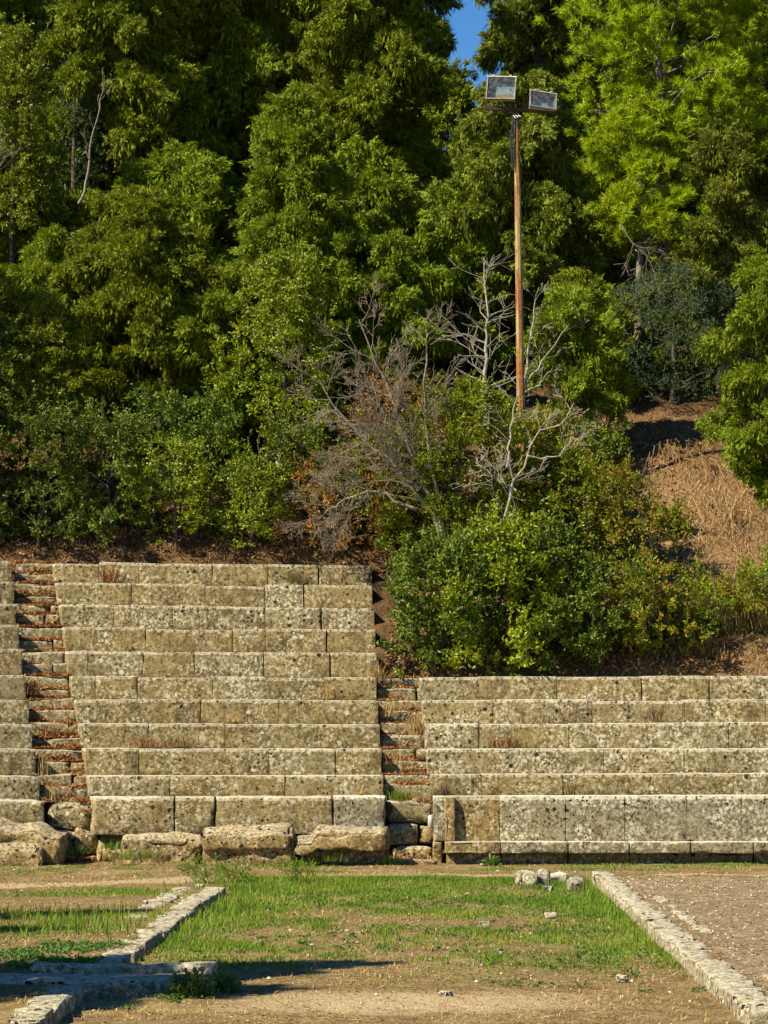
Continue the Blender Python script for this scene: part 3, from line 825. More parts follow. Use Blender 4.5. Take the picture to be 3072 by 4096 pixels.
def sprays(geo, P, D, g, L, W, leaves, ang=.75, droop=.25, tone=None, mi=0, up=None):
    """feathery sprays: at P (n,3) heading D, thin pointed leaflets left and right of a short axis"""
    n = len(P)
    D = unit(D); up = rvec(g, n) if up is None else up
    N = unit(np.cross(D, up)); B = np.cross(N, D)
    L = L * g.uniform(.7, 1.3, n)
    base_tone = g.uniform(0, 1, n) if tone is None else tone
    m = leaves
    V = np.empty((n, m, 3, 3)); T = np.empty((n, m))
    for k in range(m):
        if k == m - 1: s, a = .62, g.normal(0, .15, n)
        else: s, a = k / m * .75, (ang if k % 2 else -ang) * g.uniform(.6, 1.3, n)
        o = P + D * (L * s)[:, None]
        d = D * np.cos(a)[:, None] + B * np.sin(a)[:, None] + N * g.normal(0, .35, n)[:, None]
        d[:, 2] -= droop; d = unit(d)
        ln = L * (.62 if k == m - 1 else .55 - .2 * s) * g.uniform(.8, 1.2, n)
        side = unit(np.cross(d, N + g.normal(0, .5, (n, 3)))) * (W * g.uniform(.7, 1.3, n))[:, None]
        V[:, k, 0] = o - side * .5; V[:, k, 1] = o + side * .5; V[:, k, 2] = o + d * ln[:, None]
        T[:, k] = np.clip(base_tone * .75 + g.uniform(0, .25, n), 0, 1)
    F = np.arange(n * m * 3).reshape(-1, 3)
    geo.arr(V.reshape(-1, 3), F, T.ravel(), mi)

def leaves(geo, P, D, g, L, W, tone=None, mi=0, fold=.25):
    """broad leaves: folded diamonds (two triangles each), stem point P, heading D"""
    n = len(P); D = unit(D)
    N = unit(np.cross(D, rvec(g, n))); S = np.cross(N, D)
    L = (L * g.uniform(.65, 1.25, n))[:, None]; W = (W * g.uniform(.7, 1.25, n))[:, None]
    V = np.empty((n, 4, 3))
    V[:, 0] = P; V[:, 1] = P + D * L * .48 + S * W * .5 + N * W * fold; V[:, 2] = P + D * L; V[:, 3] = P + D * L * .48 - S * W * .5 + N * W * fold
    b = (np.arange(n) * 4)[:, None]
    F = np.concatenate([b + np.array([[0, 1, 2]]), b + np.array([[0, 2, 3]])], 0)
    t = g.uniform(0, 1, n) if tone is None else tone
    geo.arr(V.reshape(-1, 3), F, np.concatenate([t, t]), mi)

def pads_points(g, C, R, per, flat=.7, upb=.5, out=None, sub=0, subr=.07):
    """points over lumpy foliage pads: C (k,3) centres, R (k,) radii"""
    k = len(C); n = k * per
    i = np.repeat(np.arange(k), per)
    d = g.normal(size=(n, 3)); d[:, 2] += upb
    if out is not None: d += out[i] * .55
    d = unit(d)
    r = R[i] * (1 - .55 * g.uniform(0, 1, n) ** 2.2)
    # lumpy
    r = r * (1 + .6 * vnoise(d * 2.6 + C[i] * 3.1, 7))
    O = d * r[:, None] * np.array((1, 1, flat))
    if out is not None:
        a = (O * out[i]).sum(1, keepdims=True)
        O = O + out[i] * a * .45; O[:, 2] -= .22 * np.maximum(a[:, 0], 0)       # pads reach outwards and droop
    P = C[i] + O
    if sub:
        # gather the points into twig-sized clumps so that light and dark break up at that scale
        per_ = len(P) // k; ns = max(5, per_ // sub)
        j = g.integers(0, ns, n) + i * per_
        pads_points.clump = g.normal(size=(i.max() * per_ + per_ + ns, 3))[j]     # one leaning per clump
        P = P[j] + g.normal(0, subr, (n, 3)) * (1, 1, .75); d = unit(d[j] + g.normal(0, .35, (n, 3)))
    return P, d, i

def crown_profile(kind, t):
    if kind == 'cone': return (1 - t) ** .65 * np.minimum(1, .55 + t / .30)
    if kind == 'oval': return np.sqrt(np.clip(1 - (2 * t - .9) ** 2 / 1.25, 0.02, 1))
    if kind == 'column': return np.clip((1 - t ** 2.2), .03, 1) ** .6 * np.minimum(1, .7 + t / .3)
    return np.sqrt(np.clip(1 - (2 * t - 1) ** 2, .02, 1))

def trunk_geo(geo, base, h, r0, g, wob=.15, n=9, top=.94, sides=7):
    t = np.linspace(0, top, n)
    off = np.cumsum(g.normal(0, wob / n, (n, 2)), 0) * (h ** .5) * .7; off[0] = 0
    P = np.stack([base[0] + off[:, 0], base[1] + off[:, 1], base[2] - .25 + (h + .25) * t], 1)
    tube(geo, P, r0 * (1 - .85 * t) * np.where(t < .05, 1.35, 1), sides)
    return P

def limb(geo, a, b, r, g, sides=4, sag=.1, n=5):
    t = np.linspace(0, 1, n)[:, None]
    P = a + (b - a) * t
    L = np.linalg.norm(b - a)
    P[:, 2] += np.sin(t[:, 0] * pi) * sag * L
    P[1:-1] += g.normal(0, .03 * L, (n - 2, 3))
    tube(geo, P, r * (1 - .75 * t[:, 0]), sides, cap=False)

def hill_z(x, y): return float(hz(np.array([x]), np.array([y]))[0])

def foliage_tree(name, label, cat, base, h, rx, seed, kind='cypress', profile='cone', mat='cypress', density=1.0, low=.08, group=None, pad=.48,
                 bark='bark', ry=None, lean=(0, 0), open_=0.0, trunk_r=None, leafL=None, leafW=None, per=None, flat=.62, back=True, limbs=26, shoots=0):
    g = np.random.default_rng(seed)
    root = empty(name, base, label, cat, group)
    ry = ry or rx
    base = np.asarray(base, float)
    area = 2 * pi * (rx + ry) / 2 * h * .62
    if kind in ('cypress', 'juniper'):
        # foliage hangs on separate boughs: each a drooping row of pads, with dark hollows between the boughs
        nb = int(max(8, density * area / (1.15 * (pad / .5))))
        t = low + (1 - low) * ((np.arange(nb) + g.uniform(0, 1, nb)) / nb) ** .9
        az = np.arange(nb) * 2.39996 + g.normal(0, .5, nb)
        R = crown_profile(profile, t) * g.uniform(.66, 1.16, nb)
        Cs, Ps, Os, tips = [], [], [], []
        for q in range(nb):
            o = np.array((np.cos(az[q]), np.sin(az[q]), 0)); sd = np.array((-o[1], o[0], 0))
            Lx, Ly = rx * R[q], ry * R[q]; L = (Lx + Ly) / 2
            m = 3 + int(L / (pad * .62))
            for f in np.linspace(.30, 1.0, m):
                w = pad * (.50 + .55 * sin(pi * min(1, f * .95))) * g.uniform(.75, 1.2)
                p = np.array((o[0] * Lx * f, o[1] * Ly * f, t[q] * h + L * (.34 * f - .62 * f * f) + .12 * L))
                p += sd * g.normal(0, .16 * L * f) + np.array((0, 0, g.normal(0, .08)))
                Cs.append(p); Ps.append(w); Os.append(unit(o + sd * g.normal(0, .35)))
        C = np.array(Cs); pr = np.array(Ps) * .78; out = np.array(Os)
        keepm = C[:, 2] < h * 1.02
        C, pr, out = C[keepm], pr[keepm], out[keepm]
        C[:, :2] += np.outer(C[:, 2] / h, lean)
        if open_:
            keep = vnoise(C * (.8, .8, 1.0) + seed % 53, 5) > -1 + open_ * 1.15
            C, pr, out = C[keep], pr[keep], out[keep]
        n = len(C)
        C = C + base
    else:
        n_out = int(max(10, density * area / (pi * pad ** 2 * .85)))
        n_in = int(n_out * .3)
        n = n_out + n_in
        t = low + (1 - low) * ((np.arange(n) + g.uniform(0, 1, n)) / n) ** .92
        az = np.arange(n) * 2.39996 + g.normal(0, .45, n)
        R = crown_profile(profile, t)
        rad = np.where(np.arange(n) % max(1, n // max(1, n_in)) == 0, g.uniform(.25, .6, n), g.uniform(.68, 1.06, n))
        rad = rad * (1 + .5 * vnoise(np.stack([np.cos(az) * 1.6, np.sin(az) * 1.6, t * h * .55], 1) + seed % 97, 3))
        C = np.stack([rx * R * rad * np.cos(az), ry * R * rad * np.sin(az), t * h], 1)
        C[:, :2] += np.outer(t, lean)
        if open_:
            keep = vnoise(C * (.95, .95, 1.25) + seed % 53, 5) > -1 + open_ * 1.4
            C = C[keep]
        n = len(C)
        out = unit(np.stack([C[:, 0], C[:, 1], np.full(n, .0)], 1))
        pr = pad * g.uniform(.55, 1.4, n) * np.clip(1.1 - .35 * t[:n], .6, 1.2)
        C = C + base
    gt = Geo()
    tp = trunk_geo(gt, base, h * .92, trunk_r or ((.035 + .016 * h) if kind != 'leaf' else .02 + .010 * h), g)
    tp[:, :2] += 0
    for k in g.choice(n, min(n, limbs), replace=False):
        zt = C[k][2] - np.linalg.norm(C[k][:2] - base[:2]) * g.uniform(.1, .7)
        zt = np.clip(zt, base[2] + .1 * h, base[2] + .85 * h)
        a = np.array([np.interp(zt, tp[:, 2], tp[:, c]) for c in range(3)])
        limb(gt, a, C[k] + out[k] * pr[k] * .3, .012 + .010 * np.linalg.norm(C[k] - a), g)
    build(gt, 'trunk', M[bark], root, base, True)
    gc = Geo()
    if kind in ('cypress', 'juniper'):
        if base[1] < 61.3 and not leafL and base[1] > 40:        # nearest trees: finer sprays
            leafL, leafW, per = .098, .022, 640 * (pad / .48) ** 2
        per = int((per or 430 * (pad / .48) ** 2) * .62)
        P, d, i = pads_points(g, C, pr, per, flat, .55, out, 24, .055)
        lean_ = pads_points.clump
        D = d * .6 + out[i] * .5 + lean_ * .38 + g.normal(0, .25, (len(P), 3)); D[:, 2] += np.where(d[:, 2] > .1, .15, -.55)
        sprays(gc, P, D, g, leafL or .125, leafW or .030, 5, .75, .12, up=lean_[:, [1, 2, 0]] + g.normal(0, .45, (len(P), 3)))
        # hanging fringe under the pads
        m = int(per * .15)
        P, d, i = pads_points(g, C + np.array((0, 0, -.12)) * pr[:, None], pr * .9, m, .9, -.6, out)
        D = g.normal(0, .25, (len(P), 3)) + out[i] * .25; D[:, 2] -= 1
        sprays(gc, P, D, g, (leafL or .125) * 1.3, leafW or .028, 5, .5, .5)
    elif kind == 'pine':
        per = per or 60
        P, d, i = pads_points(g, C, pr, per, flat, .6, out, 6, .05)
        D = d * .7 + out[i] * .4 + g.normal(0, .25, (len(P), 3)); D[:, 2] += .25
        D = unit(D); tn = g.uniform(0, 1, len(P)); m = 13
        for k in range(m):
            dd = unit(D * .75 + rvec(g, len(P)) * .85)
            side = unit(np.cross(dd, rvec(g, len(P)))) * .011
            ln = g.uniform(.12, .20, len(P))[:, None]
            o = P - D * .03 * (k % 4)
            V = np.stack([o - side, o + side, o + dd * ln], 1).reshape(-1, 3)
            gc.arr(V, np.arange(len(V)).reshape(-1, 3), np.clip(tn * .8 + g.uniform(0, .2, len(P)), 0, 1))
    elif kind == 'leaf':
        per = per or int(330 * (pad / .4) ** 2)
        P, d, i = pads_points(g, C, pr, per // 4, flat, .45, out, 7, .06)
        # twiglets of four or five leaves
        D = unit(d * .6 + out[i] * .3 + g.normal(0, .5, (len(P), 3)) + np.array((0, 0, .25)))
        tn = g.uniform(0, 1, len(P))
        for k in range(4):
            dd = unit(D * .5 + rvec(g, len(P)) * .9 + np.array((0, 0, .12)))
            leaves(gc, P + D * (k * .022), dd, g, leafL or .085, leafW or .040, np.clip(tn * .7 + g.uniform(0, .3, len(P)), 0, 1))
        # ragged leafy shoots standing out of the crown
        if shoots:
            ks = g.choice(len(C), shoots)
            o = C[ks] + unit(out[ks] * .5 + g.normal(0, .4, (shoots, 3)) + np.array((0, 0, .6))) * pr[ks][:, None] * .75
            dd0 = unit(out[ks] * .5 + g.normal(0, .35, (shoots, 3)) + np.array((0, 0, .8)))
            ln = g.uniform(.18, .55, shoots)
            for q in range(9):
                P2 = o + dd0 * (ln * q / 8)[:, None]
                for _ in range(2):
                    leaves(gc, P2, unit(dd0 * .5 + rvec(g, shoots)), g, (leafL or .085) * .9, leafW or .040)
    elif kind == 'olive':
        per = per or int(260 * (pad / .4) ** 2)
        P, d, i = pads_points(g, C, pr, per // 5, flat, .4, out)
        D = unit(d * .7 + g.normal(0, .45, (len(P), 3)) + np.array((0, 0, .2)))
        for k in range(5):
            dd = unit(D * .8 + rvec(g, len(P)) * .7)
            leaves(gc, P + D * (k * .03), dd, g, leafL or .075, leafW or .016, None)
    build(gc, 'crown', M[mat], root, base)
    return root

def branches(geo, a, d, L, r, g, depth, spread=.7, curl=.38, kids=(4, 7), sides=5, minr=.0035, up=.0, ratio=.55, tips=None):
    """bare branch with sub-branches, recursively, all into one mesh"""
    n = 6 if depth > 0 else 4
    P = [np.asarray(a, float)]; dd = unit(d)
    for k in range(n):
        dd = unit(dd + g.normal(0, curl * .45, 3) + np.array((0, 0, up)))
        P.append(P[-1] + dd * L / n)
    P = np.array(P); R = np.maximum(r * (1 - np.linspace(0, .8, n + 1)), minr)
    tube(geo, P, R, sides if r > .012 else 3, g.uniform(0, 1), cap=False)
    if tips is not None and depth == 0: tips.append((P[-1], dd)); tips.append((P[2], dd))
    if depth <= 0: return
    for k in range(g.integers(kids[0], kids[1] + 1)):
        s = g.uniform(.2, 1) ** .8
        p = np.array([np.interp(s * n, np.arange(n + 1), P[:, c]) for c in range(3)])
        ax = unit(np.cross(dd, rvec(g, 1)[0]))
        nd = unit(dd * cos(spread) + ax * sin(spread) * g.uniform(.7, 1.3))
        branches(geo, p, nd, L * ratio * g.uniform(.6, 1.2) * (1.15 - .5 * s), r * (.5 - .15 * s), g, depth - 1, spread, curl, kids, sides, minr, up, ratio, tips)

def blades(geo, P, H, W, g, lean=.35, tone=None, curve=.5, mi=0):
    """grass blades: two-segment pointed strips"""
    n = len(P); az = g.uniform(0, 2 * pi, n)
    d = np.stack([np.cos(az), np.sin(az), np.zeros(n)], 1); s = np.stack([-np.sin(az + g.normal(0, .6, n)), np.cos(az), np.zeros(n)], 1)
    H = H * g.uniform(.55, 1.35, n); l = np.abs(g.normal(0, lean, n)); W = W * g.uniform(.7, 1.3, n)
    V = np.empty((n, 5, 3)); Z = np.array((0, 0, 1.0))
    mid = P + Z * (H * .55)[:, None] + d * (H * l * .45)[:, None]
    tip = P + Z * (H * (1 - .35 * np.minimum(l, 1.6) * curve))[:, None] + d * (H * l * 1.25)[:, None]
    V[:, 0] = P - s * W[:, None] * .5; V[:, 1] = P + s * W[:, None] * .5
    V[:, 2] = mid + s * W[:, None] * .4; V[:, 3] = mid - s * W[:, None] * .4; V[:, 4] = tip
    t = g.uniform(0, 1, n) if tone is None else tone
    b = (np.arange(n) * 5)[:, None]
    geo.V.append(V.reshape(-1, 3))
    F4 = b + np.array([[0, 1, 2, 3]]); F3 = b + np.array([[3, 2, 4]])
    geo.L.append((F4 + geo.n).ravel()); geo.T.extend([4] * n); geo.A.extend(t.tolist()); geo.M.extend([mi] * n)
    geo.L.append((F3 + geo.n).ravel()); geo.T.extend([3] * n); geo.A.extend(t.tolist()); geo.M.extend([mi] * n)
    geo.n += 5 * n

def flakes(geo, P, g, L, W, tone=None, tilt=.35, mi=0):
    """dead leaves, needles, chips lying about: tilted thin quads"""
    n = len(P); az = g.uniform(0, 2 * pi, n)
    d = np.stack([np.cos(az), np.sin(az), g.normal(0, tilt, n)], 1); s = np.stack([-np.sin(az), np.cos(az), g.normal(0, tilt, n)], 1)
    L = (L * g.uniform(.5, 1.4, n))[:, None] / 2; W = (W * g.uniform(.6, 1.3, n))[:, None] / 2
    V = np.stack([P - d * L, P + s * W, P + d * L, P - s * W], 1).reshape(-1, 3)
    geo.arr(V, np.arange(len(V)).reshape(-1, 4), g.uniform(0, 1, n) if tone is None else tone, mi)
# ------------------------------------------------------------------ the wood on the slope
def spot(u, Y):
    x = at2(u, 1000, Y)[0]
    return np.array((x, Y, hill_z(x, Y)))

def tree(u, Y, vtop, hw, seed, label, name='cypress_tree', cat='cypress', low=.06, zlow=None, **kw):
    b = spot(u, Y)
    top = at2(u, vtop, Y)[2]
    rx = hw / 6000 * Y
    return foliage_tree(name, label, cat, b, top - b[2], rx, seed, low=low, **kw)

CG = 'cypresses on the slope'
tree(640, 60.5, 215, 225, 101, 'broad cypress with layered drooping branches left of the dead bare tree', group=CG, pad=.58, profile='cone', density=.95, open_=.32)
tree(300, 58.6, 430, 190, 102, 'low wide cypress above the left end of the seating, full sunlit crown', group=CG, pad=.52, profile='oval', open_=.2)
tree(470, 57.6, 640, 110, 103, 'short shaded cypress between the two laurel bushes at the left', group=CG, pad=.42, profile='oval', open_=.15)
tree(235, 65.5, -260, 200, 104, 'tall dark cypress at the upper left behind the bare forked sapling', group=CG, pad=.66, profile='column', density=.9, open_=.25)
tree(470, 67.5, -330, 190, 105, 'tall cypress with hanging sprays, second from the upper left', group=CG, pad=.66, profile='column', density=.9, open_=.2)
tree(790, 66.5, -280, 165, 106, 'tall dark cypress bordering the left of the sky gap', group=CG, pad=.62, profile='column', density=.9, open_=.25, leafL=.15)
tree(30, 62.5, 330, 130, 107, 'cypress at the left edge behind the leaning twigs', group=CG, pad=.5, profile='oval', open_=.22)
tree(1130, 63.0, 190, 175, 108, 'wide cypress directly behind the rusty lamp post', group=CG, pad=.52, profile='oval', density=1.05, mat='juniper', kind='juniper')
tree(1180, 69.5, -330, 150, 109, 'tall olive green cypress bordering the right of the sky gap', group=CG, pad=.6, profile='column', mat='juniper', kind='juniper')
tree(1265, 60.8, 590, 90, 110, 'small drooping cypress right of the lamp post above the bare bank', group=CG, pad=.42, profile='oval', low=.02, open_=.22)
tree(1560, 61.2, 300, 115, 111, 'dark green cypress standing before the bright pine at the right', group=CG, pad=.5, profile='oval', mat='juniper', kind='juniper')
tree(1672, 56.6, 555, 125, 112, 'cypress at the right edge with sunlit branches overhanging the bare bank', group=CG, pad=.42, profile='oval', low=-.18, density=1.2)
tree(850, 60.2, 520, 130, 113, 'shaded cypress behind the dead bare tree', group=CG, pad=.48, profile='oval', open_=.15)
tree(1000, 62.6, 440, 110, 114, 'cypress left of the lamp post behind the white dead trunk', group=CG, pad=.46, profile='oval', open_=.22)
tree(1360, 66.5, 420, 130, 115, 'cypress behind the small olive tree, half hidden by the pine', group=CG, pad=.5, profile='oval', open_=.22)
tree(-90, 67, -260, 190, 116, 'tall cypress reaching in at the upper left corner', group=CG, pad=.66, profile='column', density=.8)
tree(110, 59.4, 520, 120, 117, 'cypress behind the yellow green bush at the left edge', group=CG, pad=.5, profile='oval', open_=.22)
tree(985, 73, 150, 90, 118, 'small far cypress standing in the bottom of the sky gap', group=CG, pad=.5, profile='cone')
tree(640, 75, -260, 200, 119, 'far tall cypress seen between the two tallest at the left', group=CG, pad=.8, profile='column', density=.8, leafL=.2, leafW=.05, per=330)
tree(330, 76, -300, 220, 120, 'far tall cypress filling the gap at the upper left', group=CG, pad=.8, profile='column', density=.8, leafL=.2, leafW=.05, per=330)
tree(150, 84, -300, 260, 128, 'furthest cypress on the crest at the upper left', group=CG, pad=.9, profile='column', density=1.0, leafL=.24, leafW=.06, per=330)
tree(560, 86, -300, 260, 129, 'furthest cypress on the crest, second from the left', group=CG, pad=.9, profile='column', density=1.0, leafL=.24, leafW=.06, per=330)
tree(830, 78, -200, 130, 133, 'far cypress on the crest left of the sky gap', group=CG, pad=.7, profile='column', density=1.0, leafL=.22, leafW=.05, per=330)
tree(1600, 80, -200, 230, 135, 'far cypress on the crest behind the pines at the upper right', group=CG, pad=.9, profile='column', density=1.1, leafL=.24, leafW=.06, per=330)
tree(1500, 72, 150, 150, 136, 'cypress between the pines, deep in the wood at the right', group=CG, pad=.7, profile='oval', density=1.0, leafL=.2, leafW=.05, per=330)
tree(1340, 74, -300, 200, 121, 'far tall cypress between the sky gap tree and the pine', group=CG, pad=.8, profile='column', density=.8, leafL=.2, leafW=.05, per=330)
tree(1650, 66.5, 240, 100, 122, 'cypress at the right edge below the bright pine boughs', group=CG, pad=.52, profile='oval', mat='juniper', kind='juniper')
tree(1240, 58.0, 630, 95, 127, 'drooping cypress beside the lamp post whose boughs hang over the dark bush', group=CG, pad=.40, profile='oval', low=-.02, density=1.3)
tree(-130, 55.6, 420, 130, 134, 'cypress beyond the left edge shading the slope above the left stairway', group=CG, pad=.5, profile='oval', density=1.1)
tree(560, 63.5, 420, 130, 123, 'cypress hidden behind the layered broad one', group=CG, pad=.55, profile='oval', open_=.22)
tree(380, 62.5, 330, 130, 124, 'cypress behind the low wide one, left of the layered cypress', group=CG, pad=.55, profile='oval', open_=.15)
tree(770, 63.6, 330, 120, 125, 'cypress right of the layered one, drooping over the dark hollow', group=CG, pad=.5, profile='oval', open_=.2)
tree(1420, 61.6, 640, 60, 126, 'slim young cypress beside the olive above the bare bank', group=CG, pad=.4, profile='oval', open_=.22)
# bright pines
tree(1440, 63.0, -240, 190, 130, 'tall bright yellow green pine at the upper right', 'pine_tree', 'pine', low=.45, kind='pine', mat='pine', pad=.62, profile='oval', density=1.1, per=70, limbs=60, bark='bark_grey', group='bright pines')
tree(1385, 61.9, 235, 95, 131, 'small bright pine bough tree hanging below the tall pine', 'pine_tree', 'pine', low=.50, kind='pine', mat='pine', pad=.50, profile='oval', density=1.2, per=70, limbs=50, bark='bark_grey', group='bright pines')
tree(1690, 63.8, -140, 150, 132, 'bright pine at the upper right corner', 'pine_tree', 'pine', low=.45, kind='pine', mat='pine', pad=.6, profile='oval', per=60, bark='bark_grey', group='bright pines')
# olive
tree(1452, 60.7, 590, 130, 140, 'dark blue green olive tree with fine leaves above the bare bank', 'olive_tree', 'olive tree', low=.0, kind='olive', mat='olive', pad=.42, profile='oval', density=1.25, per=420)
tree(158, 64.6, 120, 40, 141, 'slim blue green olive sapling among the cypresses at the upper left', 'olive_tree', 'olive tree', low=.2, kind='olive', mat='olive', pad=.35, profile='oval', density=1.1)
# broadleaf trees and bushes
LG = 'broadleaf bushes'
def bush(u, Y, vtop, hw, seed, label, mat='laurel', low=.1, name='laurel_bush', cat='bush', **kw):
    kw.setdefault('kind', 'leaf'); kw.setdefault('profile', 'oval'); kw.setdefault('pad', .30); kw.setdefault('open_', .25); kw.setdefault('shoots', 90 if hw > 70 else 45); kw.setdefault('flat', .75)
    return tree(u, Y, vtop, hw, seed, label, name, cat, low, mat=mat, group=LG, bark=kw.pop('bark', 'bark'), **kw)
bush(60, 56.6, 640, 105, 201, 'tall yellow green bush at the left edge with a visible crooked trunk', low=.34, density=1.3, mat='yellow_green', leafL=.08)
bush(20, 61.5, 70, 70, 202, 'leafy oak-like tree at the upper left edge', low=.45, density=1.1, name='oak_tree', cat='tree')
bush(85, 54.7, 890, 125, 203, 'dark green bush at the foot of the yellow green one, left edge', low=-.03, mat='laurel_dark', density=1.1, open_=.3)
bush(235, 54.8, 900, 85, 223, 'shaded bush above the left stairway', low=.05, mat='laurel_dark', density=.8, open_=.35)
bush(615, 56.6, 560, 105, 204, 'upright glossy laurel with thin bare stems, above the middle of the seating', low=.30, density=1.2, open_=.15, bark='bark_grey')
bush(545, 54.65, 1005, 80, 205, 'low fresh green bush above the top stone row', low=.10, mat='laurel', pad=.28, leafL=.06, density=1.2)
bush(378, 54.65, 960, 75, 206, 'thin stemmed bush with a few yellow leaves above the top row', low=.12, density=.9, open_=.3, pad=.28, mat='laurel', leafL=.07)
bush(340, 56.0, 850, 95, 207, 'dark bush behind the thin stemmed one', low=.15, density=.8, open_=.35, mat='laurel_dark')
bush(455, 55.2, 880, 90, 225, 'dark shaded bush between the thin stemmed one and the fresh green one', low=.0, density=.55, mat='laurel_dark', open_=.45)
bush(650, 55.2, 930, 80, 226, 'dark bush behind the bare sapling stems', low=.15, density=.6, mat='laurel_dark', open_=.4)
bush(990, 53.7, 840, 135, 208, 'large bright green bush left of the lamp post foot', low=.05, density=1.35, mat='yellow_green', shoots=200)
bush(945, 51.55, 1165, 98, 209, 'dense glossy dark bush beside the tall bank, above the right stairway', low=-.10, density=1.15, open_=.38, pad=.27, shoots=140, mat='laurel_dark', leafL=.11, leafW=.052)
bush(1075, 51.5, 1140, 130, 210, 'dense glossy bush above the left end of the low bank', low=-.10, density=1.15, open_=.38, pad=.27, shoots=140, mat='laurel', leafL=.10, leafW=.048)
bush(1180, 51.6, 1150, 95, 227, 'shaded glossy bush right of the flower spike', low=-.10, density=1.2, open_=.3, pad=.27, shoots=110, mat='laurel_dark', leafL=.10, leafW=.048)
bush(1210, 54.2, 985, 115, 211, 'bright green bush right of the lamp post', low=.0, density=1.3)
bush(1165, 55.0, 905, 90, 212, 'bush with yellow and rusty leaves round the lamp post', low=.25, mat='autumn', density=1.2, open_=.1)
bush(1335, 53.4, 1030, 85, 213, 'thin bush with red and yellow autumn leaves before the bare bank', low=.0, mat='autumn', density=1.0, open_=.25, pad=.3)
bush(1400, 51.6, 1235, 75, 214, 'low yellow leaved bush above the low bank', low=-.03, mat='autumn', density=1.2, open_=.1, pad=.28)
bush(1285, 51.5, 1215, 75, 215, 'low dark bush between the glossy and the yellow ones', low=-.05, mat='laurel_dark', density=1.3, pad=.3)
bush(1600, 52.5, 1255, 65, 216, 'low sparse bush at the right edge above the low bank', low=.0, mat='autumn', density=.9, open_=.25, pad=.26)
bush(865, 55.6, 835, 115, 217, 'dying bush with rust brown leaves behind the dead bare tree', low=.2, mat='rust_leaf', density=.7, open_=.35, pad=.3, per=130)
bush(745, 54.55, 985, 110, 218, 'low bush with rusty and green leaves at the dead tree foot', low=-.02, mat='rust_leaf', density=.75, open_=.25, pad=.28, per=120)
bush(850, 54.8, 940, 115, 219, 'bright green bush among the dead branches', low=.0, density=1.2, open_=.15)
bush(690, 56.2, 890, 90, 220, 'open green bush left of the dead bare tree', low=.0, density=1.0, open_=.25)
bush(1265, 57.3, 930, 75, 222, 'dark bush in the shade at the left of the bare bank', low=-.02, mat='laurel_dark', density=1.3)
bush(1440, 55.0, 1115, 26, 224, 'tiny reddish sapling on the bare bank', low=.3, mat='autumn', density=.5, pad=.2)
bush(-95, 55.3, 620, 120, 228, 'bush mostly beyond the left edge above the left bank', low=.0, mat='laurel_dark', density=1.2, open_=0)
bush(1555, 52.3, 1265, 70, 229, 'yellow green bush among the broom near the right edge', low=-.05, mat='yellow_green', density=.9, open_=.3, pad=.26)
bush(1480, 52.0, 1300, 55, 230, 'low olive coloured bush between the broom shrubs', low=-.05, mat='laurel_dark', density=.8, open_=.3, pad=.26)
bush(1655, 52.8, 1225, 60, 231, 'bush at the right edge under the bare bank', low=-.02, mat='yellow_green', density=.8, open_=.35, pad=.26)

# ------------------------------------------------------------------ dead trees
def dead(u, v, Y, label, seed, trunk=None, mat='twig', name='dead_tree', foot=True, **kw):
    """trunk: list of preview pixels (u,v[,dY]) with radii; side branches grow along it"""
    g = np.random.default_rng(seed)
    gt = Geo(); gb = Geo()
    b = spot(u, Y)
    root = empty(name, b, label, 'dead tree')
    for (pts, r0, nb, bl, depth, spread, kids, side) in trunk:
        P = np.array([at2(p[0], p[1], Y + (p[2] if len(p) > 2 else 0)) for p in pts])
        n = 14; s = np.linspace(0, len(P) - 1, n)
        Q = np.stack([np.interp(s, np.arange(len(P)), P[:, c]) for c in range(3)], 1)
        Q[1:-1] += g.normal(0, .025, (n - 2, 3))
        R = r0 * (1 - .8 * np.linspace(0, 1, n) ** 1.0)
        tube(gt, Q, R, 7)
        for k in range(nb):
            f = g.uniform(.25 if side != 2 else .5, 1)
            p = np.array([np.interp(f * (n - 1), np.arange(n), Q[:, c]) for c in range(3)])
            ax = unit(Q[min(n - 1, int(f * (n - 1)) + 1)] - Q[max(0, int(f * (n - 1)) - 1)])
            q = rvec(g, 1)[0]; q[1] *= .6
            if side == 1: q = unit(q + np.array((-.6, 0, -.1)))
            d = unit(ax * cos(spread) + unit(np.cross(ax, np.cross(q, ax))) * sin(spread))
            branches(gb, p, d, bl * g.uniform(.6, 1.2) * (1.15 - .5 * f), r0 * (.36 - .2 * f), g, depth, .6, .3, kids, 4, minr=kw.get('minr', .0045))
    build(gt, 'trunk', M['deadwood' if mat != 'twig' else 'bark_grey'], root, b, True)
    build(gb, 'branches', M[mat], root, b, True)
    return root
dead(900, 1150, 53.1, 'large bare dead tree with a thicket of grey twigs leaning left', 301, [
    ([(985, 1330), (965, 1150), (920, 1050), (880, 960), (850, 870), (820, 790), (775, 690)], .055, 24, 1.25, 2, .75, (6, 9), 0),
    ([(975, 1320), (950, 1130), (860, 1010), (790, 960), (730, 890), (690, 820)], .050, 20, 1.25, 2, .8, (5, 8), 1),
    ([(990, 1320), (955, 1140), (930, 1000), (915, 880), (920, 760), (925, 720)], .045, 18, 1.0, 2, .7, (5, 8), 0),
    ([(900, 1100), (800, 1060), (740, 1085), (690, 1120)], .035, 18, 1.0, 2, .8, (5, 8), 1),
    ([(905, 1060), (850, 1010), (830, 900), (800, 820)], .035, 16, 1.0, 2, .8, (5, 8), 0)], minr=.0036)
dead(1047, 900, 56.8, 'slim white dead trunk with short bare side branches left of the lamp post', 302, [
    ([(1050, 960), (1047, 860), (1050, 760), (1053, 690), (1046, 560)], .060, 36, 1.0, 1, 1.05, (2, 5), 0)], mat='deadwood', minr=.0042)
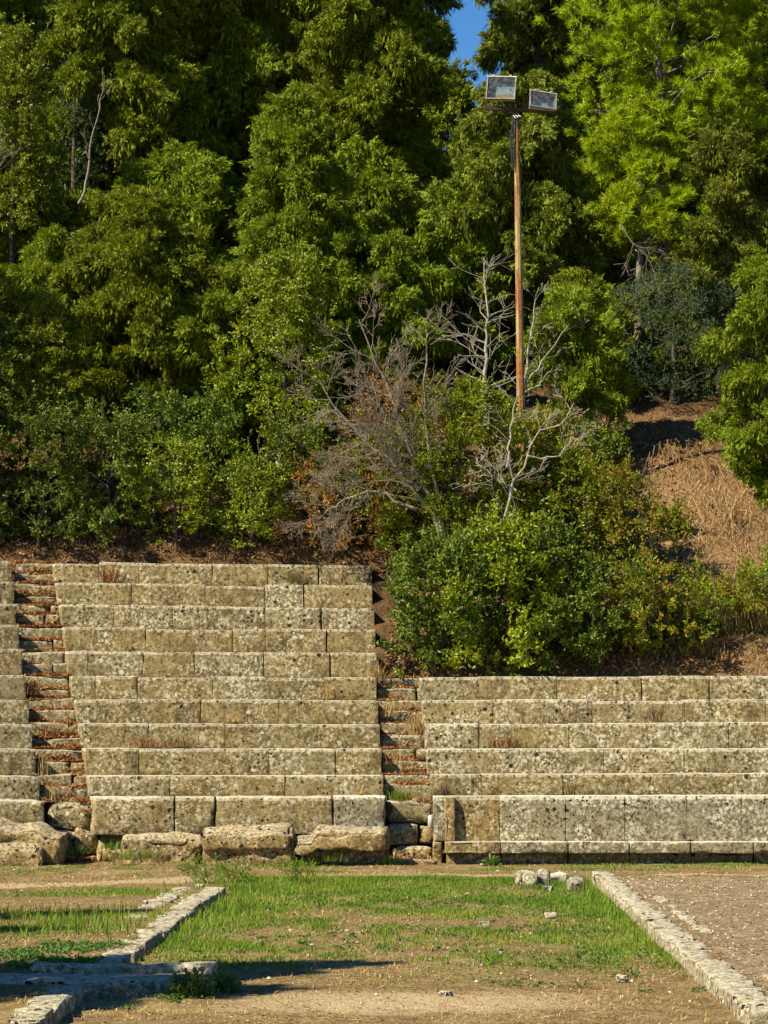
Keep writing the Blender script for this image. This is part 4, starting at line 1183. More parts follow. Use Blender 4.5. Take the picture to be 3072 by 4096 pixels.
dead(1160, 900, 57.2, 'forked dead sapling right of the lamp post with pale upward branches', 303, [
    ([(1125, 880), (1140, 790), (1148, 690), (1165, 620)], .034, 10, .6, 2, .8, (2, 4), 0),
    ([(1135, 830), (1165, 790), (1200, 740), (1230, 700)], .026, 9, .6, 2, .8, (2, 4), 0),
    ([(1130, 850), (1165, 830), (1195, 790)], .022, 8, .6, 2, .8, (2, 4), 0)], mat='deadwood', minr=.004)
dead(1110, 1200, 52.2, 'twisted pale dead branch tree spreading over the bushes right of the lamp post', 304, [
    ([(1125, 1400), (1120, 1250), (1095, 1190), (1085, 1120), (1110, 1060), (1130, 1000), (1160, 935), (1215, 915), (1240, 870)], .042, 15, .8, 2, .85, (3, 5), 0),
    ([(1110, 1110), (1060, 1150), (1025, 1190)], .028, 14, .65, 2, .8, (3, 5), 0),
    ([(1115, 1060), (1080, 1040), (1040, 1010)], .026, 12, .7, 2, .8, (3, 5), 0),
    ([(1140, 985), (1200, 990), (1235, 950), (1260, 940)], .020, 9, .6, 2, .8, (2, 4), 0),
    ([(1095, 1010), (1100, 950), (1110, 890), (1120, 820)], .028, 8, .6, 2, .8, (2, 4), 0)], mat='deadwood', minr=.004)
dead(175, 470, 60.6, 'thin bare forked sapling among the upper left cypresses', 305, [
    ([(170, 440), (190, 390), (195, 310), (215, 240), (222, 170)], .036, 9, .6, 1, .6, (1, 3), 0)], mat='twig', minr=.004)
dead(20, 420, 59.5, 'bare twigs of a dead tree leaning in at the left edge', 306, [
    ([(-30, 420), (-5, 370), (10, 340)], .022, 10, .9, 1, .8, (2, 4), 0)], mat='twig', minr=.004)
dead(1380, 600, 60.4, 'hanging tangle of grey dead branches under the right cypresses', 307, [
    ([(1340, 480), (1370, 530), (1400, 560), (1420, 620)], .016, 26, .8, 1, 1.0, (3, 5), 0)], mat='twig', minr=.0042)
dead(1415, 400, 63.8, 'white broken twigs below the pine boughs', 308, [
    ([(1450, 400), (1420, 395), (1380, 385)], .014, 16, .5, 1, .8, (2, 4), 0),
    ([(1350, 250), (1380, 250)], .012, 5, .4, 1, .8, (2, 4), 0)], mat='deadwood', minr=.0042)
dead(1400, 1150, 54.6, 'leafless pale sapling leaning on the bare bank', 309, [
    ([(1385, 1130), (1400, 1080), (1410, 1020)], .02, 7, .45, 1, .8, (2, 3), 0)], mat='deadwood', minr=.004)
dead(605, 1010, 56.4, 'pale crooked trunk with broken branches beside the upright laurel', 310, [
    ([(600, 1020), (607, 960), (612, 900)], .06, 6, .6, 1, .9, (1, 3), 0)], mat='deadwood', minr=.0045)
dead(1575, 1350, 52.4, 'small bare grey shrub among the dry stems at the right edge', 311, [
    ([(1540, 1420), (1550, 1350), (1570, 1270)], .02, 10, .5, 1, .8, (2, 4), 0), ([(1600, 1420), (1620, 1350), (1640, 1250)], .018, 8, .5, 1, .8, (2, 4), 0)], mat='twig', minr=.004)
dead(1480, 1380, 52.3, 'low tangle of pale dead twigs above the low bank', 312, [
    ([(1440, 1430), (1470, 1370), (1500, 1330)], .018, 10, .5, 1, .8, (2, 4), 0), ([(1380, 1440), (1420, 1400), (1460, 1395)], .015, 8, .5, 1, .8, (2, 4), 0)], mat='deadwood', minr=.004)

# thin stems of the copse above the top row
g = np.random.default_rng(77)
for i, (u, Y, v, lab) in enumerate([(575, 55.9, 930, 'thin dark sapling stem nearest the white crooked trunk'), (625, 56.0, 960, 'thin leaning sapling stem right of the white crooked trunk'), (660, 55.8, 1020, 'short sapling stem beside the rusty bush'),
                                (400, 56.2, 980, 'curved sapling stem among the yellow leaves')]):
    b = spot(u, Y); gg = Geo()
    top = at2(u - 15 + 25 * (i % 2), v, Y)
    n = 8; t = np.linspace(0, 1, n)[:, None]; P = b + (top - b) * t; P[1:] += g.normal(0, .04, (n - 1, 3)); P[0][2] -= .1
    tube(gg, P, .028 * (1 - .6 * t[:, 0]), 6)
    tag(build(gg, 'sapling_stem', M['bark'], None, b, True), lab, 'sapling')

# off to the left of the view: the cypresses whose shadows lie across the foreground
def shade_tree(tipx, tipy, h, rx, seed, label):
    k = h / -SUNDIR[2]
    x, y = tipx - SUNDIR[0] * k, tipy - SUNDIR[1] * k
    return foliage_tree('cypress_tree', label, 'cypress', (x, y, 0), h, rx, seed, pad=.42, profile='cone', density=.8, group='cypresses beside the ground', low=.05)
SUNDIR = unit(np.array((.80, .44, -.88)))
shade_tree(-.1, 28.3, 8.5, 1.7, 401, 'cypress left of the slabs whose shadow crosses the kerb')
shade_tree(-3.3, 34.3, 7.0, .75, 402, 'cypress further left shading the grass by the path')
shade_tree(-3.9, 31.6, 7.0, .8, 403, 'cypress at the left shading the bare earth by the kerb')
shade_tree(-1.0, 25.85, 7.5, 1.1, 404, 'nearest cypress at the left shading the slabs')
# ------------------------------------------------------------------ the floodlight post
YP = 55.6
pb = at2(1127, 1100, YP); gxz = hill_z(pb[0], YP)
ptop = at2(1115.5, 236, YP); pmid = at2(1123.5, 780, YP)
foot = pmid + (pmid - ptop) * ((pmid[2] - gxz + .3) / (ptop[2] - pmid[2]))
post = empty('lamp_post', (foot[0], YP, gxz), 'tall rusting steel post carrying two floodlights above the bushes', 'lamp post')
g = Geo(); t = np.linspace(0, 1, 24)[:, None]
pole_top = foot + (ptop - foot) * .862
tube(g, foot + (pole_top - foot) * t, .098 - .035 * t[:, 0], 8)
V0 = len(g.V)
build(g, 'pole', M['rust'], post, foot)
g = Geo(); tube(g, [pole_top - (0, 0, .02), pole_top + (0, 0, .03), ptop], [.058, .05, .048], 10)
build(g, 'pole_neck', M['rust'], post, pole_top, True)
L0 = at2(1047, 233, YP - .05); R0 = at2(1199, 241, YP + .02)
L0 = np.array(L0); R0 = np.array(R0)
ax = unit(R0 - L0); up = unit(np.cross(ax, np.cross((0, 0, 1.0), ax))); fw = np.cross(up, ax)
RM = np.stack([ax, -fw, up], 1)
g = Geo(); box(g, (L0 + R0) / 2, (np.linalg.norm(R0 - L0), .09, .085), RM, bev=.006)
build(g, 'crossarm', M['dark_steel'], post, (L0 + R0) / 2)

def floodlight(pc, w, h, roll, pitch, yaw, refl, dark):
    """flat square floodlight: body, rim, glass, bracket arms"""
    def rot(ax_, a):
        c, s = cos(a), sin(a)
        return np.array({'x': ((1, 0, 0), (0, c, -s), (0, s, c)), 'y': ((c, 0, s), (0, 1, 0), (-s, 0, c)), 'z': ((c, -s, 0), (s, c, 0), (0, 0, 1))}[ax_])
    R = rot('z', yaw) @ rot('y', roll) @ rot('x', pitch)
    pc = np.asarray(pc, float)
    T = lambda p: pc + R @ np.asarray(p, float)
    D = .26
    body = Geo()
    # tapering back shell
    fr = [(-w / 2, 0, -h / 2), (w / 2, 0, -h / 2), (w / 2, 0, h / 2), (-w / 2, 0, h / 2)]
    bk = [(x * .62, D, z * .58) for x, y, z in fr]
    md = [(x, .09, z) for x, y, z in fr]
    V = [T(p) for p in fr + md + bk]
    body.poly(V, [(0, 1, 5, 4), (1, 2, 6, 5), (2, 3, 7, 6), (3, 0, 4, 7), (4, 5, 9, 8), (5, 6, 10, 9), (6, 7, 11, 10), (7, 4, 8, 11), (8, 9, 10, 11)])
    # cooling fins on the back
    for k in range(-3, 4):
        box(body, T((k * w * .09, D * .8, 0)), (.008, .16, h * .55), R)
    o = build(body, 'floodlight', M['pale_metal'], post, pc)
    rim = Geo(); tw = .022
    box(rim, T((0, -.015, h / 2)), (w + .04, .05, tw), R, bev=.004)
    for (c, s) in (((0, -.015, -h / 2), (w + .04, .05, tw)), ((-w / 2 - .0, -.016, 0), (tw, .05, h - tw - .002)), ((w / 2, -.016, 0), (tw, .05, h - tw - .002))):
        box(rim, T(c), s, R, bev=.004, mi=1)
    for sx in (-.3, .3):
        box(rim, T((sx * w, -.025, h / 2 + .022)), (.05, .05, .022), R, bev=.004)
    build(rim, 'rim', [M['pale_metal'], M['rim_metal']], o, pc)
    ref = Geo()            # reflector tray inside, stains and a highlight in its colour
    a, b = .47, .30
    fr = [(-w * a, -.012, -h * a), (w * a, -.012, -h * a), (w * a, -.012, h * a), (-w * a, -.012, h * a)]
    inn = [(-w * (a - dark), .12, -h * (a - .05)), (w * (a - .03), .12, -h * (a - .05)), (w * (a - .03), .12, h * (a - .03)), (-w * (a - dark), .12, h * (a - .03))]
    V = [T(p) for p in fr + inn]
    ref.poly(V, [(0, 1, 5, 4), (1, 2, 6, 5), (2, 3, 7, 6), (4, 5, 6, 7)])
    ref.poly([T(p) for p in (fr[3], fr[0], inn[0], inn[3])], [(0, 1, 2, 3)], mi=1)
    tube(ref, [T((w * .30, .115, .05 * h)), T((w * .30, .06, .05 * h))], .045 if dark < .1 else .012, 12, mi=1)
    for q in range(1, 6):
        box(ref, T((w * (q / 6 - .5), -.006, -h * .455)), (.012, .02, h * .05), R)
        box(ref, T((w * .465, -.006, h * (q / 6 - .5))), (w * .04, .02, .012), R)
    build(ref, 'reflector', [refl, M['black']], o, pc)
    gl = Geo(); box(gl, T((0, -.022, 0)), (w * .93, .006, h * .93), R)
    build(gl, 'glass', M['pane'], o, pc)
    br = Geo()
    for sx in (-1, 1):
        p0 = T((sx * (w / 2 + .035), .08, 0)); q = np.array((p0[0], pc[1] + .06, 0)); s = np.clip((q[0] - L0[0]) / (R0[0] - L0[0]), .02, .98)
        base = L0 + (R0 - L0) * s + np.array((0, 0, .03))
        d = base - p0; Ln = np.linalg.norm(d); zax = d / Ln; xax = unit(np.cross((0, 1, 0), zax)); yax = np.cross(zax, xax)
        box(br, (p0 + base) / 2, (.012, .055, Ln + .03), np.stack([xax, yax, zax], 1))
        tube(br, [p0 - R @ np.array((.02, 0, 0)), p0 + R @ np.array((.02, 0, 0))], .02, 8)
    build(br, 'bracket', M['dark_steel'], o, pc)
    return o

def pane_mat():
    t = NT('clear_dirty_pane')
    n = t.noise(t.pos(), 14, 4, .6)
    gls = t.node('ShaderNodeBsdfGlossy'); gls.inputs['Roughness'].default_value = .08; gls.inputs[0].default_value = (.9, .95, 1, 1)
    tr = t.node('ShaderNodeBsdfTransparent'); tr.inputs[0].default_value = (.78, .82, .84, 1)
    df = t.node('ShaderNodeBsdfDiffuse'); df.inputs[0].default_value = (.30, .31, .28, 1)
    m1 = t.node('ShaderNodeMixShader'); t.set(m1.inputs[0], t.ramp(n, .35, .75, .03, .20)); t.l.new(tr.outputs[0], m1.inputs[1]); t.l.new(df.outputs[0], m1.inputs[2])
    m2 = t.node('ShaderNodeMixShader'); m2.inputs[0].default_value = .035; t.l.new(m1.outputs[0], m2.inputs[1]); t.l.new(gls.outputs[0], m2.inputs[2])
    t.l.new(m2.outputs[0], t.out.inputs[0]); return t.m
M['pane'] = pane_mat()
k = 6000 / YP
c1 = at2(1083, 190.5, YP - .10); floodlight(c1, 62 / k, 53 / k, radians(3.0), radians(-14), radians(-9), reflector('stained_highlight_reflector', c1[2], 53 / k, 1.0), .21)
c2 = at2(1173, 217, YP - .02); floodlight(c2, 58 / k, 42 / k, radians(7), radians(-24), radians(9), reflector('dusty_highlight_reflector', c2[2], 42 / k, .1), .03)
g = Geo()
for dx, sw in ((-.04, .03), (-.055, .055), (-.05, .085)):
    P = [ptop + np.array((dx, -.06, -.03)), ptop + np.array((dx - .01, -.06, -.22)), ptop + np.array((dx - sw, -.07, -.55)), ptop + np.array((dx - sw * .7, -.07, -.95)), ptop + np.array((dx - .03, -.07, -1.25))]
    tube(g, P, .011, 6)
P = [L0 + np.array((.25, -.06, -.02)), L0 + np.array((.45, -.07, -.13)), ptop + np.array((-.2, -.07, -.10)), ptop + np.array((-.04, -.06, -.08))]
tube(g, P, .007, 5)
build(g, 'cable', M['black'], post, ptop, True)
g = Geo()
for a in (-.07, -.02, .03): tube(g, [ptop + np.array((a, -.06, -.135)), ptop + np.array((a + .05, -.075, -.175 + a * .3))], .012, 6)
build(g, 'cable_tie', M['lamp_white'], post, ptop, True)
# ------------------------------------------------------------------ grass, litter, dry plants
G = np.random.default_rng(9)
def ground_pts(n, x0, x1, y0, y1):
    x = G.uniform(x0, x1, n); y = G.uniform(y0, y1, n)
    return x, y
def on_ground(x, y, dz=-.004): return np.stack([x, y, gz(x, y) + dz], 1)

def in_kerb(x, y):
    a = (x > kerb_right_x(y) - .02) & (x < kerb_right_x(y) + .25) & (y < 41.7)
    b = (x < kerb_left_x(y) + .02) & (x > kerb_left_x(y) - .25) & (y < 39.1) & ((y > 27) | (y < 24.8))
    c = (y > 25.2) & (y < 26.45) & (x < -1.55)
    return a | b | c

def grass_density(x, y):
    n = fbm2(x * .55, y * .30, 4, 51); m = fbm2(x * 2.6, y * 1.5, 3, 52)
    kr_, kl_ = kerb_right_x(y) - x, x - kerb_left_x(y)
    center = (kr_ > 0) & (kl_ > 0)
    d = np.zeros_like(x)
    base = sstep(24.8, 31.5, y) * sstep(43.6, 42.4, y)
    d = np.where(center, base * (.48 + 1.0 * n + .75 * m), d)
    d = np.where(center, d + base * .30 * sstep(33, 38, y), d)
    d = np.where(center, d + .95 * np.exp(-np.maximum(kr_, 0) / .40) * sstep(26.0, 30, y) * sstep(43.5, 41, y), d)
    d = np.where(center, d + .95 * np.exp(-np.maximum(kl_, 0) / .5) * sstep(29.0, 31.5, y) * sstep(43, 41.5, y), d)
    # left field: two bands
    left = kl_ <= 0
    b1 = sstep(29.6, 31.2, y) * sstep(35.4, 33.6, y); b2 = sstep(36.6, 37.4, y) * sstep(40.2, 39.2, y)
    d = np.where(left, b1 * (.35 + .9 * n + .5 * m) + b2 * (.30 + .7 * n + .5 * m), d)
    # right: only before the bench
    right = kr_ <= 0
    d = np.where(right, sstep(41.5, 42, y) * sstep(46.9, 45.5, y) * (.05 + .9 * n + .5 * m), d)
    d = np.where((y > 43.4) & (y < 46.9), np.maximum(d * .3, sstep(.05, .5, n + m * .7) * .5), d)
    d = d * np.where((np.abs(y - 43.8) < .3) & (x > -1.5), .25, 1)
    bare = np.exp(-((x - .4) / 1.9) ** 2 - ((y - 24.7) / .9) ** 2)
    d = d + np.where((y < 29.5) & center, .22 * np.maximum(m + .35 * n, 0), 0)
    d = d * (1 - .9 * bare)
    return np.clip(d, 0, 1.2)

def scatter_grass(n, x0, x1, y0, y1, h, w, name, label, mat, pw=1.0, tonef=None, lean=.4, thr=0.0, hn=True):
    x, y = ground_pts(n, x0, x1, y0, y1)
    d = grass_density(x, y)
    k = (G.uniform(0, 1, n) < d ** pw) & (d > thr) & ~in_kerb(x, y)
    x, y, d = x[k], y[k], d[k]
    g = Geo()
    H = h * (.55 + .75 * np.clip(d, 0, 1) + .5 * np.maximum(fbm2(x * 1.3, y * 1.3, 2, 55), 0))
    tone = np.clip(.50 + .55 * fbm2(x * 1.1, y * .9, 3, 57) + G.normal(0, .18, len(x)), 0, 1)
    blades(g, on_ground(x, y), H, w, G, lean, tone)
    o = build(g, name, M[mat], None, (0, 0, 0))
    return tag(o, label, 'grass', kind='stuff')
scatter_grass(540000, -6.6, 6.6, 24, 46.8, .043, .0090, 'grass', 'short green grass growing in patches on the ground', 'grass', 1.25)
# taller grass along the kerbs
x, y = ground_pts(26000, -7, 4, 27, 42)
a = np.exp(-np.abs(kerb_right_x(y) - .18 - x) / .16) * sstep(28.5, 32, y) * sstep(43, 41, y) * (x < kerb_right_x(y))
b = np.exp(-np.abs(x - kerb_left_x(y) - .28) / .28) * sstep(30, 32, y) * sstep(43, 41, y) * (x > kerb_left_x(y))
c = np.exp(-((x + 3.5) / .7) ** 2 - ((y - 31.8) / 1.3) ** 2) + .6 * np.exp(-((x + 4.6) / 1.6) ** 2 - ((y - 33.5) / .8) ** 2)
d = np.exp(-((x + 1.9) / .7) ** 2 - ((y - 40.3) / 1.5) ** 2)
w = np.maximum.reduce([a, b * .9, c * (x < kerb_left_x(y) - .2), d]); k = (G.uniform(0, 1, len(x)) < w) & ~in_kerb(x, y)
g = Geo(); blades(g, on_ground(x[k], y[k]), .15, .010, G, .35, np.clip(G.normal(.55, .22, k.sum()), 0, 1))
tag(build(g, 'tall_grass', M['grass'], None), 'taller lush grass beside the kerbs', 'grass', kind='stuff')
# dry straw standing and lying in the grass
x, y = ground_pts(60000, -6.6, 6.6, 23, 46.8)
n = fbm2(x * .9, y * .6, 3, 61)
k = (G.uniform(0, 1, len(x)) < np.clip(.22 + .9 * n, .02, 1)) & ~in_kerb(x, y) & (x < kerb_right_x(y))
g = Geo(); blades(g, on_ground(x[k], y[k]), .045, .007, G, 1.0)
xx, yy = ground_pts(80000, -6.8, 6.8, 22, 46.8)
k = ~in_kerb(xx, yy) & (G.uniform(0, 1, len(xx)) < np.clip(.45 + .8 * fbm2(xx * 1.2, yy * .8, 3, 63), .05, 1))
flakes(g, on_ground(xx[k], yy[k], .010), G, .085, .008, tilt=.10)
tag(build(g, 'dry_grass', M['straw'], None), 'dry straw scattered over the ground', 'straw', kind='stuff')
# chips, small stones, dark bits
x, y = ground_pts(30000, -6.6, 7, 22, 46.9)
w = np.where(x > kerb_right_x(y), .9, .30); k = (G.uniform(0, 1, len(x)) < w * .45)
g = Geo(); flakes(g, on_ground(x[k], y[k], .006), G, .026, .020, np.clip(G.normal(.35, .25, k.sum()), 0, 1), tilt=.3)
xr, yr = ground_pts(4500, 3.3, 7.2, 22, 41.5); kk = xr > kerb_right_x(yr) + .3; flakes(g, on_ground(xr[kk], yr[kk], .006), G, .030, .024, np.clip(G.normal(.5, .3, kk.sum()), 0, 1), tilt=.3)
n = 700; x, y = ground_pts(n, -6.6, 7, 22, 46.9); s = .010 + .022 * G.uniform(0, 1, n) ** 3
P = on_ground(x, y, .006)
oc = np.array([(1, 0, 0), (0, 1, 0), (-1, 0, 0), (0, -1, 0), (0, 0, .8), (0, 0, -.5)], float)
V = P[:, None] + oc[None] * (s[:, None] * G.uniform(.6, 1.4, (n, 6)))[..., None]
F = np.array([(0, 1, 4), (1, 2, 4), (2, 3, 4), (3, 0, 4), (1, 0, 5), (2, 1, 5), (3, 2, 5), (0, 3, 5)])
g.arr(V.reshape(-1, 3), (np.arange(n)[:, None, None] * 6 + F[None]).reshape(-1, 3), np.repeat(np.clip(G.normal(.5, .25, n), 0, 1), 8))
tag(build(g, 'gravel', M['chips'], None), 'small stones and chips lying on the ground', 'gravel', kind='stuff')

x, y = ground_pts(34000, -6.8, 6.8, 22, 46.9)
k = (G.uniform(0, 1, len(x)) < np.clip(.35 + 1.0 * fbm2(x * .8 + 9, y * .6, 4, 66), .03, 1)) & ~in_kerb(x, y)
g = Geo(); flakes(g, on_ground(x[k], y[k], .008), G, .05, .016, tilt=.25)
tag(build(g, 'leaf_litter', M['litter_brown'], None), 'dark dead leaves and twigs trodden into the ground', 'litter', kind='stuff')

# low broad-leaved weeds
def weeds(n, x0, x1, y0, y1, cx, label, thr=.1):
    g = Geo(); x, y = ground_pts(n, x0, x1, y0, y1)
    k = (fbm2(x * 1.6, y * 1.1, 3, cx) > thr) & ~in_kerb(x, y); x, y = x[k], y[k]
    for r in range(9):
        P = on_ground(x, y, .012) + G.normal(0, .03, (len(x), 3)) * (1, 1, .25)
        D = rvec(G, len(x)); D[:, 2] = np.abs(D[:, 2]) * .5
        leaves(g, P, D, G, .045, .026)
    return tag(build(g, 'weeds', M['weed'], None), label, 'weeds', kind='stuff')
weeds(1500, -2.3, 3, 25.5, 41, 71, 'low leafy weeds dotted through the grass', .12)
weeds(700, -4.2, -2.7, 26.6, 29.5, 72, 'low weeds on the shaded earth left of the kerb', -.05)
weeds(250, -2.2, -1.0, 24.0, 25.3, 73, 'leafy weeds in front of the broad slab', -.2)

def leafy_plant(x, y, r, h, n, label, mat='weed', L=.06, W=.035):
    z = float(gz(np.array([x]), np.array([y]))[0]); b = np.array((x, y, z))
    root = empty('weed_plant', b, label, 'plant')
    d = rvec(G, n); d[:, 2] = np.abs(d[:, 2])
    g = Geo(); P = b + d * np.array((r, r, h)) * G.uniform(.3, 1, (n, 1))
    leaves(g, P, unit(d + rvec(G, n) * .7), G, L, W); build(g, 'leaves', M[mat], root, b)
    g = Geo()
    for k in range(12): q = d[k] * np.array((r, r, h)); tube(g, [b - (0, 0, .01), b + q * .4, b + q * .85], [.006, .004, .002], 4, cap=False)
    build(g, 'stems', M['broom'], root, b)
    return root
p = at(790 / 1.0369, 3200 + 800 / 1.0369, 25.0); leafy_plant(p[0], 25.05, .22, .24, 420, 'dark leafy weed clump in front of the end of the broad slab')
leafy_plant(p[0] + .28, 25.5, .14, .2, 220, 'dark weed clump at the shaded end of the back slab')
p = at(1472 + 512 / 1.0369, 3200 + 275 / 1.0369, 46.6); leafy_plant(p[0], 46.6, .14, .16, 70, 'pale broad-leaved weed at the foot of the bench', 'weed', .09, .05)
p = at(985 / 1.0369, 3200 + 340 / 1.0369, 41.2)
for i, (dx, dy, lab) in enumerate(((0, 0, 'straggly yellow green herb at the far end of the left kerb'), (.75, .1, 'straggly herb right of the left kerb end'), (-.5, .5, 'low straggly herb behind the left kerb end'))):
    b = np.array((p[0] + dx, 41.3 + dy, 0)); gg = np.random.default_rng(500 + i)
    root = empty('wild_herb', b, lab, 'plant'); g = Geo(); tips = []
    for k in range(22):
        branches(g, b + gg.normal(0, .10, 3) * (1, 1, 0), unit(gg.normal(0, .7, 3) * (1, 1, 0) + np.array((0, 0, .8))), .38, .006, gg, 1, .6, .4, (3, 5), 3, .004, tips=tips)
    build(g, 'stems', M['grass'], root, b)
    T = np.array([t[0] for t in tips]); Q = T[gg.integers(0, len(T), 420)] + gg.normal(0, .02, (420, 3))
    g = Geo(); leaves(g, Q, rvec(gg, 420), gg, .045, .016)
    build(g, 'leaves', M['grass'], root, b)

# ---------------------------------------------------------------- litter on the stairs
g = Geo()
for (x0, y0, x1, y1, z) in TREADS:
    n = int(1150 * abs(x1 - x0) * (1.15 if x0 < -2 else .45))
    x = G.uniform(x0 - .05, x1 + .05, n); f = G.uniform(0, 1, n); y = y0 + (y1 - y0) * f
    mound = .08 * f * (1 if x0 < -2 else .7) * (.6 + .8 * np.abs(fbm2(x * 3, y * 3, 2, 81)))
    P = np.stack([x, y, z + .004 + mound * G.uniform(.3, 1, n)], 1)
    k = G.uniform(0, 1, n) < np.clip(.55 + 1.3 * fbm2(x * 2.2 + z * 7, y * 1.5, 3, 84) + .25 * f, .04, 1)
    flakes(g, P[k], G, .085, .020, tilt=.45)
    m = n // 5                                   # some has slid over the step's edge and lies against the riser below
    xs = G.uniform(x0, x1, m); P = np.stack([xs, y0 - .06 - np.abs(G.normal(0, .05, m)), np.full(m, z - .17) + np.abs(G.normal(0, .035, m))], 1)
    k = fbm2(xs * 2 + z * 5, xs * 0, 3, 86) > .05
    flakes(g, P[k], G, .085, .020, tilt=.6)
tag(build(g, 'leaf_litter', M['litter'], None), 'orange pine needles and dead leaves heaped on the stair treads', 'litter', kind='stuff')
g = Geo()
for (pl, pr, k) in SEATS:             # thin litter along the back of each seat row
    if k == 1 or k == 6 and pl[0] > 0: continue
    n = 330; t = G.uniform(0, 1, n); d = pr - pl
    pt = fbm2(t * 9 + k * 3.3, t * 0 + k, 3, 83)
    kk = G.uniform(0, 1, n) < np.clip(.45 + 1.1 * pt, .05, 1); t = t[kk]
    P = pl + d * t[:, None]; back = .52
    P[:, 1] += back - np.abs(G.normal(0, .10, len(t))); P[:, 2] += .012 + np.abs(G.normal(0, .012, len(t)))
    flakes(g, P, G, .075, .016, np.clip(G.normal(.45, .25, len(t)), 0, 1), .3)
tag(build(g, 'leaf_litter', M['litter_brown'], None), 'brown dead leaves along the seats of the stone rows', 'litter', kind='stuff')

# litter and straw on the slope
def hill_pts(n, x0, x1, y0, y1):
    x = G.uniform(x0, x1, n); y = G.uniform(y0, y1, n); return x, y, np.stack([x, y, hz(x, y)], 1)
g = Geo()
x, y, P = hill_pts(26000, -8.5, 6, 51.2, 60); k = (y > np.where(x < .08, 54.2, 51.15)) & (G.uniform(0, 1, len(x)) < np.where(y < 56, 1, .5))
P = P[k]; P[:, 2] += .015; flakes(g, P, G, .09, .045, tilt=.5)
x, y, P = hill_pts(5000, .0, 6.6, 51.1, 51.9); P[:, 2] += .02; flakes(g, P, G, .10, .05, tilt=.5)
tag(build(g, 'leaf_litter', M['litter_brown'], None), 'brown fallen leaves covering the slope under the trees', 'litter', kind='stuff')
g = Geo()
x, y, P = hill_pts(3800, 4.1, 9.2, 51.6, 60); w = sstep(4.3, 5.4, x + .8 * fbm2(x, y, 3, 91))
k = G.uniform(0, 1, len(x)) < w; P = P[k]
# straw lying down the slope
n = len(P); d = np.stack([G.normal(0, .55, n), -np.ones(n), -.62 + G.normal(0, .12, n)], 1); d = unit(d); L = G.uniform(.10, .42, n)[:, None] * np.where(G.uniform(0, 1, n) < .06, 2.2, 1)[:, None]
s = unit(np.cross(d, (0, -.5, .85))) * .0065
o = P + np.array((0, -.01, .03)); V = np.stack([o - s, o + s, o + d * L + s * .4, o + d * L - s * .4], 1).reshape(-1, 3)
g.arr(V, np.arange(len(V)).reshape(-1, 4), G.uniform(0, 1, n))
x, y, P = hill_pts(700, 5.2, 8.6, 51.8, 56); blades(g, P, .16, .010, G, .8)
x, y, P = hill_pts(6500, .7, 9, 51.1, 52.2); blades(g, P, .13, .009, G, 1.1)
x, y, P = hill_pts(5000, -8, -.2, 54.25, 55.4); blades(g, P, .09, .009, G, 1.2)
tag(build(g, 'dry_grass', M['straw_brown'], None), 'dead straw hanging down the bare slope and along the wall tops', 'straw', kind='stuff')
# bent bundles of pale dead stalks on the bare bank
for i, (u, v, lab) in enumerate([(1500, 1090, 'pale bundle of dead stalks hanging high on the bare bank'), (1540, 1170, 'broad pale bundle of dead stalks in the middle of the bare bank'),
                                 (1580, 1200, 'pale dead stalks at the right of the bare bank'), (1470, 1040, 'dead stalk bundle near the shade of the bare bank')]):
    Y = np.interp(v, [890, 1300], [60.4, 53.6]); b = at2(u, v, Y); b[2] = hill_z(b[0], Y); g = Geo(); gg = np.random.default_rng(600 + i)
    for k in range(22):
        a = gg.normal(0, .34, 2); q = b + np.array((a[0], a[1] * .4, 0)); h = gg.uniform(.2, .45)
        P = [q, q + (gg.normal(0, .05), -.12, h * .7), q + (gg.normal(0, .12), -.30, h * .5), q + (gg.normal(0, .2), -.5, -.25 - .3 * gg.random())]
        tube(g, P, [.008, .007, .006, .004], 4, gg.uniform(.3, 1), cap=False)
    tube(g, [b - (0, 0, .05), b + (0, -.1, .05)], .03, 6, .2)
    tag(build(g, 'dead_stalks', M['straw_brown'], None, b), lab, 'dead stalks', 'dead stalks on the bare bank')

# brooms: upright green brown stems
BG = 'broom shrubs above the low bank'
for i, (u, Y, vt, hw, lab) in enumerate([(1195, 51.9, 1330, 40, 'broom tuft beside the glossy bush'), (1340, 51.9, 1290, 45, 'upright broom shrub before the yellow bush'), (1450, 52.1, 1270, 40, 'brownish broom shrub right of the yellow bush'),
                                         (1545, 52.2, 1245, 50, 'tallest broom shrub near the right edge'), (1625, 52.2, 1290, 50, 'green broom shrub at the right edge'), (1500, 51.7, 1350, 45, 'low brown broom above the low bank')]):
    b = spot(u, Y); gg = np.random.default_rng(700 + i); top = at2(u, vt, Y)[2] - b[2]; r = hw / 6000 * Y
    g = Geo(); n = 620
    q = b + np.stack([gg.normal(0, r * .5, n), gg.normal(0, r * .4, n), gg.uniform(0, .6, n) ** 1.4 * top], 1)
    blades(g, q, top * .40 * gg.uniform(.5, 1.4, n), .0075, gg, .45, np.clip(gg.normal(.45, .28, n), 0, 1))
    for k in range(14): branches(g, b, unit(gg.normal(0, .3, 3) + np.array((0, 0, 1))), top * .8, .010, gg, 1, .4, .2, (3, 5), 4, .004)
    tag(build(g, 'broom_shrub', M['broom'], None, b), lab, 'shrub', BG)
# spent flower spike
b = at2(1112, 1432, 51.4); b[2] = hill_z(b[0], 51.4); tp = at2(1140, 1365, 51.3)
g = Geo(); tube(g, [b, b + (tp - b) * .5 + (-.03, 0, 0), b + (tp - b) * .62], [.012, .010, .012], 5); tube(g, [b + (tp - b) * .6, b + (tp - b) * .75 + (.01, 0, 0), tp], [.026, .032, .012], 7, .9)
tag(build(g, 'dead_flower_spike', M['straw'], None, b), 'pale spent flower spike leaning before the glossy bush', 'dead plant')

